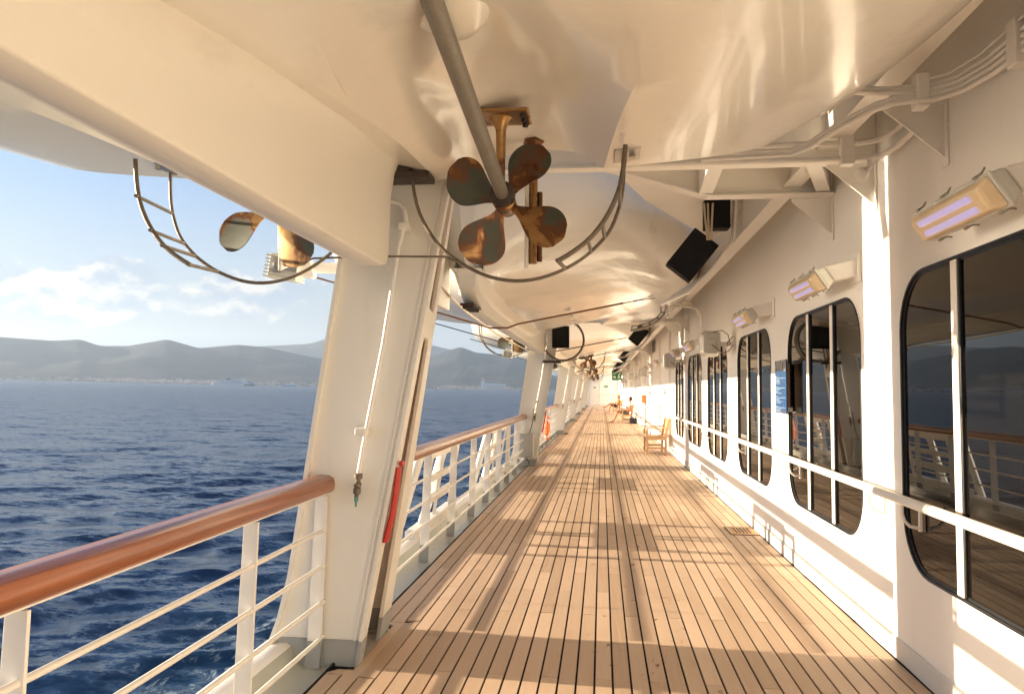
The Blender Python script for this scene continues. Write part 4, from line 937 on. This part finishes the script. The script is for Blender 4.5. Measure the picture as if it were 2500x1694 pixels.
# ------------------------------------------------------------------ chairs
def chair():
    t = thing('garden_chair', '', 'chair', (1.34, 19.1, 0), 'teak armchairs along the wall')
    W = 1.12
    for y in (0, W):
        MB().box(-.25, -.195, y, y+.055, 0, .62).build('leg', M['teak'], t, bevel=.006)
        MB().prism([(.20, 0), (.255, 0), (.265, .42), (.335, .88), (.285, .88), (.205, .44)], .055, lambda a, z, q: (a, y+q, z)).build('leg', M['teak'], t, bevel=.006)
        m = MB().grid([[(x, y-.012, z), (x, y+.067, z), (x, y+.067, z+.03), (x, y-.012, z+.03)] for x, z in ((-.31, .628), (-.27, .64), (-.1, .625), (.1, .63), (.245, .645))], True); m.f += [(0, 1, 2, 3), (16, 17, 18, 19)]
        m.build('armrest', M['teak'], t, bevel=.006)
        MB().box(-.194, .20, y+.012, y+.042, .14, .185).build('stretcher', M['teak'], t, bevel=.004)
        MB().box(-.194, .21, y+.010, y+.044, .355, .42).build('seat_rail', M['teak'], t, bevel=.004)
    MB().box(-.24, -.21, .056, W-.001, .355, .42).build('seat_rail', M['teak'], t, bevel=.004); MB().box(.225, .255, .056, W-.001, .355, .42).build('seat_rail', M['teak'], t, bevel=.004)
    for i in range(8):
        x = -.235+.058*i; z = .425-.022*math.sin(math.pi*(i+.5)/8)
        MB().box(x, x+.048, .01, W+.045, z, z+.018).build('seat_slat', M['teak'], t, bevel=.003)
    MB().add([(.262+.07*q, y, .84*q+.43*(1-q)+d) for q in (0, 1) for y in (.056, W-.001) for d in (0, .05)]+[(.290+.07*q, y, .84*q+.43*(1-q)+d) for q in (0, 1) for y in (.056, W-.001) for d in (0, .05)], [(0, 1, 3, 2), (4, 5, 7, 6), (8, 10, 11, 9), (12, 14, 15, 13), (0, 2, 10, 8), (1, 9, 11, 3), (4, 6, 14, 12), (5, 13, 15, 7), (0, 8, 9, 1), (2, 3, 11, 10), (4, 12, 13, 5), (6, 7, 15, 14)]).build('back_rail', M['teak'], t)
    for i in range(13):
        y = .07+(W-.09)*i/12.6; MB().add([(a+dx, yy, z) for a, z in ((.268, .47), (.326, .85)) for yy in (y, y+.055) for dx in (0, .014)], [(0, 1, 3, 2), (4, 6, 7, 5), (0, 4, 5, 1), (2, 3, 7, 6), (0, 2, 6, 4), (1, 5, 7, 3)]).build('back_slat', M['teak'], t)
    return t
chr0 = chair(); chr0['label'] = 'empty pale teak armchair by the wall, nearest the camera'
ch2 = clone(chr0, (1.22, 36.9, 0), 'teak armchair the man with headphones sits in'); ch3 = clone(chr0, (1.02, 53.2, 0), 'farthest teak armchair, under the person in the straw hat')
clone(chr0, (1.34, 60.5, 0), 'empty teak armchair at the wall beyond the seated people')
# ------------------------------------------------------------------ people
def skinned(name, chains, mat, parent=None, sub=1):
    vs, es, rs = [], [], []
    idx = {}
    for ch_ in chains:
        prev = None
        for p in ch_:
            k = tuple(round(c, 4) for c in p[:3])
            if k not in idx: idx[k] = len(vs); vs.append(p[:3]); rs.append(p[3])
            if prev is not None: es.append((prev, idx[k]))
            prev = idx[k]
    me = bpy.data.meshes.new(name); me.from_pydata(vs, es, []); me.materials.append(mat)
    o = bpy.data.objects.new(name, me); C.objects.link(o)
    bm = bmesh.new(); bm.from_mesh(me); lay = bm.verts.layers.skin.verify()
    for v, r_ in zip(bm.verts, rs): v[lay].radius = (r_, r_) if not isinstance(r_, tuple) else r_
    bm.verts.ensure_lookup_table(); bm.verts[0][lay].use_root = True
    bm.to_mesh(me); bm.free()
    s = o.modifiers.new('skin', 'SKIN'); s.use_smooth_shade = True; o.modifiers.new('sub', 'SUBSURF').levels = sub; o.modifiers['sub'].render_levels = sub
    if parent is not None: o.parent = parent
    return o
def head(t, hx, hz, hy=0., fwd=-1):
    rows_ = []
    for i in range(9):
        th = math.pi*i/8; r_ = math.sin(th); z = math.cos(th)*.125
        jaw = 1-.22*max(0, -math.cos(th))
        rows_.append([(hx+fwd*(-.004)+r_*math.cos(a)*.098*(1 if math.cos(a)*-fwd < 0 else 1.05)*jaw, hy+r_*math.sin(a)*.078*jaw, hz+z) for a in np.linspace(0, 2*math.pi, 14, endpoint=False)])
    return MB().grid(rows_, True)
def person(x, y, label, shirt, shorts, crossed, hat):
    t = thing('person', label, 'person', (x, y, 0), 'people sitting along the wall')
    pel = (0.0, 0, .52, .135); 
    body = [[pel, (.05, 0, .66, .13), (.10, 0, .80, .145), (.13, 0, .92, .12), (.135, 0, .99, .055), (.13, 0, 1.04, .052)]]
    for s in (-1, 1):
        kx, kz = (-.52, .53) if not (crossed and s == 1) else (-.46, .66)
        fx, fz = (-.74, .085) if not (crossed and s == 1) else (-.86, .42)
        if crossed and s == -1: kx, kz, fx, fz = -.50, .50, -.60, .08
        hy = .10*s if not (crossed and s == 1) else -.02
        body.append([pel, (-.05, .10*s, .50, .095), (-.30, .5*(.10*s+hy), (.50+kz)/2+.01, .082), (kx, hy, kz, .062), (kx*.5+fx*.5+.04, hy, (kz+fz)/2, .058), (fx+.04, hy, fz+.03, .04), (fx-.04, hy, fz-.02, .04), (fx-.15, hy, fz-.035, .035)])
        hand = (-.26, .16*s, .68)
        body.append([(.13, 0, .92, .12), (.12, .17*s, .93, .068), (.10, .235*s, .78, .050), (.02, .25*s, .66, .042), (-.12, .22*s, .66, .036), (hand[0], hand[1], hand[2], .03)])
        for j in range(4): body.append([(hand[0], hand[1], hand[2], .03), (-.30, hand[1]-.03+.02*j, .69-.004*j, .011), (-.335, hand[1]-.032+.021*j, .672, .009)])
        body.append([(hand[0], hand[1], hand[2], .03), (-.28, hand[1]-.045*s, .71, .012)])
    skinned('body', body, M['skin'], t)
    hd = head(t, .105, 1.15); hd.build('head', M['skin'], t, smooth=80)
    fx = MB().prism([(-.10+.105, 1.15+.02), (-.125+.105, 1.125), (-.098+.105, 1.12)], .03, lambda a, z, q: (a, q-.015, z)); fx.build('nose', M['skin'], t)
    for s in (-1, 1): MB().lathe([(.0, 0), (.03, .004), (.03, .014), (.012, .018)], (.12, .074*s, 1.145), (0, s, 0), 10).build('ear', M['skin'], t, smooth=50); MB().lathe([(.0, 0), (.011, .002), (.006, .008)], (.016, .032*s, 1.17), (-1, 0, 0), 8).build('eye', M['hair'], t)
    MB().box(.010, .02, -.025, .025, 1.082, 1.09).build('mouth', M['strap'], t)
    skinned('shirt', [[(0.02, 0, .56, .15), (.05, 0, .66, .148), (.10, 0, .80, .162), (.128, 0, .92, .137), (.134, 0, .965, .085)]]+[[(.128, 0, .92, .137), (.12, .175*s, .93, .082), (.105, .225*s, .82, .066)] for s in (-1, 1)], shirt, t)
    sh = [[(0.02, 0, .54, .15), (-.02, 0, .51, .15)]]
    for s in (-1, 1):
        up_ = .66 if (crossed and s == 1) else .52; hy = .10*s if not (crossed and s == 1) else -.02
        sh.append([(-.02, 0, .51, .15), (-.06, .10*s, .505, .112), (-.30, .5*(.10*s+hy), (.50+up_)/2+.01, .10), (-.38, .4*(.10*s)+.6*hy, (.35*.50+.65*up_), .092)])
    skinned('shorts', sh, shorts, t)
    if hat:
        MB().lathe([(.0, 0.02), (.19, .0), (.195, .012), (.10, .03), (.095, .11), (.06, .13), (.0, .132)], (.115, 0, 1.20), (-.1, 0, 1), 18).build('straw_hat', M['straw'], t, smooth=40)
        MB().tube([(.06, -.06, 1.0), (.01, -.03, .96), (-.02, .02, .90), (-.0, .03, .80)], [.05, .055, .05, .03], 8).build('scarf', M['mint'], t, smooth=60)
        MB().lathe([(.0, 0), (.06, .005), (.10, .04), (.10, .08)], (.13, 0, 1.10), (1, 0, .2), 12).build('hair', M['hair'], t, smooth=50)
    else:
        hr = head(t, .125, 1.165); hr.v = [(x_, y_*1.06, z_) for x_, y_, z_ in hr.v if True]; hr.f = [f for f in hr.f if all(hr.v[i][2] > 1.165-.06*(hr.v[i][0] > .13) for i in f)]; hr.build('hair', M['hair'], t, smooth=80)
        MB().tube([(.12, -.095, 1.15), (.13, -.09, 1.22), (.14, -.05, 1.285), (.14, 0, 1.30), (.14, .05, 1.285), (.13, .09, 1.22), (.12, .095, 1.15)], .014, 8).lathe([(.03, 0), (.045, .01), (.045, .04)], (.12, -.078, 1.15), (0, -1, 0), 12).lathe([(.03, 0), (.045, .01), (.045, .04)], (.12, .078, 1.15), (0, 1, 0), 12).build('headphones', M['black'], t, smooth=50)
        MB().box(-.40, -.385, -.16, .16, .66, .88).build('book_cover', M['dark'], t); MB().box(-.384, -.365, -.15, .15, .67, .87).build('book_pages', M['signwhite'], t)
    for s in (-1, 1):
        if crossed and s == 1: continue
        fx = -.74 if not crossed else -.60
        MB().box(fx-.20, fx+.08, .10*s-.045, .10*s+.045, .004, .022).build('sandal', M['cloth_dark'] if not crossed else M['signwhite'], t, bevel=.008)
    return t
person(1.27, 37.5, 'man with headphones, pale shirt and grey green shorts, reading in a teak armchair', M['cloth_pale'], M['cloth_green'], False, False)
person(1.07, 53.8, 'person in a straw hat, ochre vest and dark shorts, sitting with legs crossed', M['cloth_ochre'], M['cloth_dark'], True, True)
t = thing('black_bag', 'black bag on the deck behind the chair of the man with headphones', 'bag', (1.50, 36.7, 0))
MB().prism([(-.17, 0), (.17, 0), (.18, .2), (.16, .27), (-.15, .27), (-.18, .2)], .3, lambda a, z, q: (a, q, z)).build('bag_body', M['bagblack'], t, bevel=.03)
MB().tube([(-.15, .15, .26), (-.17, .15, .34), (-.1, .15, .30), (.0, .15, .29), (.1, .15, .32), (.16, .15, .36), (.15, .15, .26)], .012, 8).build('handles', M['bagblack'], t, smooth=60)
# ------------------------------------------------------------------ sea, hills, far shore
TILT = .0128
SF = Matrix.Rotation(TILT, 4, 'Y'); ZS = -14.0
def seaobj(o): o.matrix_world = SF @ Matrix.Translation((0, 0, ZS)); return o
def sea():
    az = np.concatenate([np.arange(-180, -72, 3.0), np.arange(-72, 8, .14), np.arange(8, 181, 4.0)]); az[-1] = 180
    r = np.geomspace(3, 13000, 860); A, RR = np.meshgrid(np.radians(az), r)
    X = RR*np.sin(A); Y = RR*np.cos(A); Z = np.zeros_like(X); dx = np.zeros_like(X); dy = np.zeros_like(X)
    sp = RR*math.log(13000/3)/860*1.0
    for i in range(52):
        lam = .8*1.064**i; th = math.radians(112+rng.normal(0, 30)); k = 2*math.pi/lam; a = .0092*lam**.95*rng.uniform(.5, 1.2)
        if lam > 5: a *= (5/lam)**.55
        ph = rng.uniform(0, 6.28); f = np.clip((lam/(2.6*sp)-1), 0, 1)
        arg = k*(X*math.cos(th)+Y*math.sin(th))+ph; s, c = np.sin(arg), np.cos(arg)
        Z += f*a*c; dx -= f*a*.8*math.cos(th)*s; dy -= f*a*.8*math.sin(th)*s
    mod = .75+.45*np.sin(X*.011+1.3)*np.sin(Y*.008+.4); Z *= mod
    V = np.stack([X+dx, Y+dy, Z], -1).reshape(-1, 3); nr, na = X.shape
    i, j = np.meshgrid(np.arange(nr-1), np.arange(na-1), indexing='ij'); b = (i*na+j).ravel()
    F = np.stack([b, b+1, b+na+1, b+na], -1)
    me = bpy.data.meshes.new('sea'); me.vertices.add(len(V)); me.vertices.foreach_set('co', V.ravel()); me.loops.add(F.size); me.loops.foreach_set('vertex_index', F.ravel().astype(np.int32))
    me.polygons.add(len(F)); me.polygons.foreach_set('loop_start', np.arange(0, F.size, 4, dtype=np.int32)); me.polygons.foreach_set('use_smooth', np.ones(len(F), bool)); me.update(); me.validate()
    if me.polygons[0].normal.z < 0: me.flip_normals()
    me.materials.append(M['sea']); o = bpy.data.objects.new('sea', me); C.objects.link(o); o['kind'] = 'structure'; seaobj(o)
sea()
PROF = [(-95, .6), (-80, 1.2), (-65, 1.9), (-52, 2.2), (-45, 2.35), (-40.9, 2.40), (-38, 2.32), (-36.5, 2.48), (-35.4, 2.12), (-33.7, 2.18), (-31.3, 2.73), (-29.3, 2.22), (-26.7, 2.55), (-24.9, 2.45), (-23.4, 2.2), (-21.8, 1.9), (-20.3, 1.7), (-16, 1.6), (-12.8, 2.2), (-11.8, 2.55), (-10.7, 2.91), (-9.5, 2.51), (-8.2, 2.42), (-7.2, 2.52), (-6, 2.40), (-5, 1.9), (-4, 1.13), (-3.5, .8), (-2, .35), (0, .12), (3, .05)]
PROF2 = [(-95, .5), (-40, 1.9), (-33, 2.0), (-28, 2.3), (-24, 2.60), (-21.8, 2.80), (-20.3, 3.30), (-17, 3.6), (-14, 3.2), (-11, 2.6), (-8, 2.3), (-5, 1.3), (0, .3)]
def hills(name, prof, R0, R1, seed, base=2.):
    az = np.arange(prof[0][0], prof[-1][0], .12); t = np.linspace(0, 1, 46)
    el = np.interp(az, [p[0] for p in prof], [p[1] for p in prof]); ker = np.hanning(9); ker /= ker.sum(); el = np.convolve(np.pad(el, 4, 'edge'), ker, 'valid')
    g = np.random.default_rng(seed); Aa, T = np.meshgrid(az, t, indexing='ij'); RR = R0+(R1-R0)*T; a = np.radians(Aa)
    X, Y = RR*np.sin(a), RR*np.cos(a); n = np.zeros_like(X)
    for i in range(26):
        lam = 1900*.83**i; th = g.uniform(0, 6.28); n += lam/1900*np.sin(2*np.pi/lam*(X*math.cos(th)+Y*math.sin(th))+g.uniform(0, 6.28))
    n /= np.abs(n).max(); crest = R0+(R1-R0)*.62
    H = (np.tan(np.radians(el*1.05))*crest+15.5)[:, None]; shape = np.where(T < .62, np.clip((T-.05)/.57, 0, 1)**1.25, 1-(T-.62)/.5*.8)
    Z = base+H*shape+n*H*.22*np.clip(shape*(1.0-shape)*3.2, 0, 1)*(T < .6)
    Z[:, 0] = -3
    m = MB().grid([[(X[i, j], Y[i, j], Z[i, j]) for j in range(len(t))] for i in range(len(az))])
    seaobj(struct(m, name, M['hill'], smooth=180))
    return az, el
hills('hills', PROF, 5200, 8200, 5)
hills('far_hills', PROF2, 8300, 11500, 9)
# the town along the shore, too small to tell apart
tw = MB(); g = random.Random(4)
for _ in range(520):
    a = g.choice([g.gauss(-33, 5), g.gauss(-28, 4), g.uniform(-46, -19), g.gauss(-9, 1.6), g.uniform(-12, -5)]); rr = 5260+abs(g.gauss(0, 260)); zz = 4+max(0, (rr-5350))*.045
    s, h = g.uniform(6, 17), g.uniform(6, 18); x, y = rr*math.sin(R(a)), rr*math.cos(R(a)); tw.box(x-s, x+s, y-s, y+s, zz-6, zz+h)
o = tw.build('town', M['town']); o['kind'] = 'stuff'; tag(o, 'hazy town of pale houses along the foot of the hills', 'town'); seaobj(o)
def pol(az, r, z=0): return SF @ Matrix.Translation((r*math.sin(R(az)), r*math.cos(R(az)), ZS+z)) @ Matrix.Rotation(-R(az), 4, 'Z')
def ferry():
    t = thing('ferry', 'large white ferry with a blue funnel and dark bow, off the far shore', 'ferry'); 
    MB().prism([(-95, 9), (-95, 3), (60, 0), (95, 0), (100, 11), (55, 10), (-95, 12)], 26, lambda a, z, q: (a, q-13, z)).build('hull', M['shipwhite'], t)
    MB().prism([(40, -1), (93, -1), (101, 11), (52, 8)], 27, lambda a, z, q: (a, q-13.5, z)).build('bow', M['shiphull'], t)
    MB().prism([(-94, 12), (-30, 22), (-28, 26), (48, 28), (72, 11), (-94, 11)], 22, lambda a, z, q: (a, q-11, z)).build('superstructure', M['shipwhite'], t)
    MB().prism([(72, 11.2), (90, 11.2), (88, 20), (62, 23)], 20, lambda a, z, q: (a, q-10, z)).build('bridge_front', M['shiplight'], t)
    MB().prism([(-38, 24), (-8, 24), (-20, 38), (-32, 38)], 12, lambda a, z, q: (a, q-6, z)).build('funnel', M['shipblue'], t)
    for i in range(3): MB().box(-80+i*4, 40-i*6, -11.6, -11.1, 13.5+i*4, 14.8+i*4).build('window_band', M['shiplight'], t)
    MB().prism([(46, 26), (56, 26), (50, 40)], 3, lambda a, z, q: (a, q-1.5, z)).build('mast', M['shipwhite'], t)
    return t
f = ferry(); f.matrix_world = pol(-26.9, 3900) @ Matrix.Rotation(R(4), 4, 'Z')
t = thing('small_ferry', 'smaller blue and white ferry near the shore, right of the big ferry', 'ferry')
MB().prism([(-38, 0), (38, 0), (44, 8), (-40, 7)], 14, lambda a, z, q: (a, q-7, z)).build('hull', M['shiplight'], t)
MB().prism([(-30, 7), (26, 7.5), (18, 14), (-10, 16), (-24, 12)], 10, lambda a, z, q: (a, q-5, z)).build('superstructure', M['shipwhite'], t)
MB().box(-8, 0, -2, 2, 15, 22).build('funnel', M['shipblue'], t)
t.matrix_world = pol(-23.1, 4400)
t = thing('sailboat', 'tiny white sailboat on the water right of the near pillar', 'sailboat')
MB().prism([(-5, .0), (5, .0), (6.5, 1.6), (-5.5, 1.5)], 3, lambda a, z, q: (a, q-1.5, z)).build('hull', M['shipwhite'], t)
MB().prism([(-4.5, 2.8), (.8, 2.6), (.9, 17)], .1, lambda a, z, q: (a, q, z)).build('sail', M['shipwhite'], t); MB().tube([(1, 0, 1), (1, 0, 18)], .12, 6).build('mast', M['shipwhite'], t)
t.matrix_world = pol(-10.75, 2300)
t = thing('harbour_tower', 'pink topped white tower on the shore under the right hill', 'tower')
MB().box(-13, 13, -13, 13, -2, 58).build('shaft', M['shipwhite'], t); MB().box(-14, 14, -14, 14, 58.1, 84).build('top', M['pink'], t)
t.matrix_world = pol(-8.95, 5150, 2)
t = thing('harbour_silo', 'broad pale harbour building beside the pink topped tower', 'building')
MB().box(-70, 70, -20, 20, -2, 44).build('block', M['shipwhite'], t); MB().box(-60, 60, -22, -19.8, 10, 34).build('cladding', M['boxgrey'], t)
t.matrix_world = pol(-8.0, 5170, 2)
t = thing('harbour_mole', 'long low pale green quay at the water line below the tower', 'quay')
MB().box(-220, 200, -8, 8, -2, 7).build('quay_wall', M['boxgrey'], t)
t.matrix_world = pol(-8.6, 5080, 0)
# ------------------------------------------------------------------ haze
hz = MB().box(-13500, 13500, -13500, 13500, -4, 900).build('haze', M['white']); hz['kind'] = 'stuff'; seaobj(hz)
hm = bpy.data.materials.new('haze'); hm.use_nodes = True; hm.node_tree.nodes.clear()
pv = hm.node_tree.nodes.new('ShaderNodeVolumePrincipled'); pv.inputs['Color'].default_value = (.52, .66, .86, 1); pv.inputs['Density'].default_value = 7.5e-5; pv.inputs['Anisotropy'].default_value = .3
oo = hm.node_tree.nodes.new('ShaderNodeOutputMaterial'); hm.node_tree.links.new(pv.outputs[0], oo.inputs['Volume'])
hz.data.materials.clear(); hz.data.materials.append(hm)
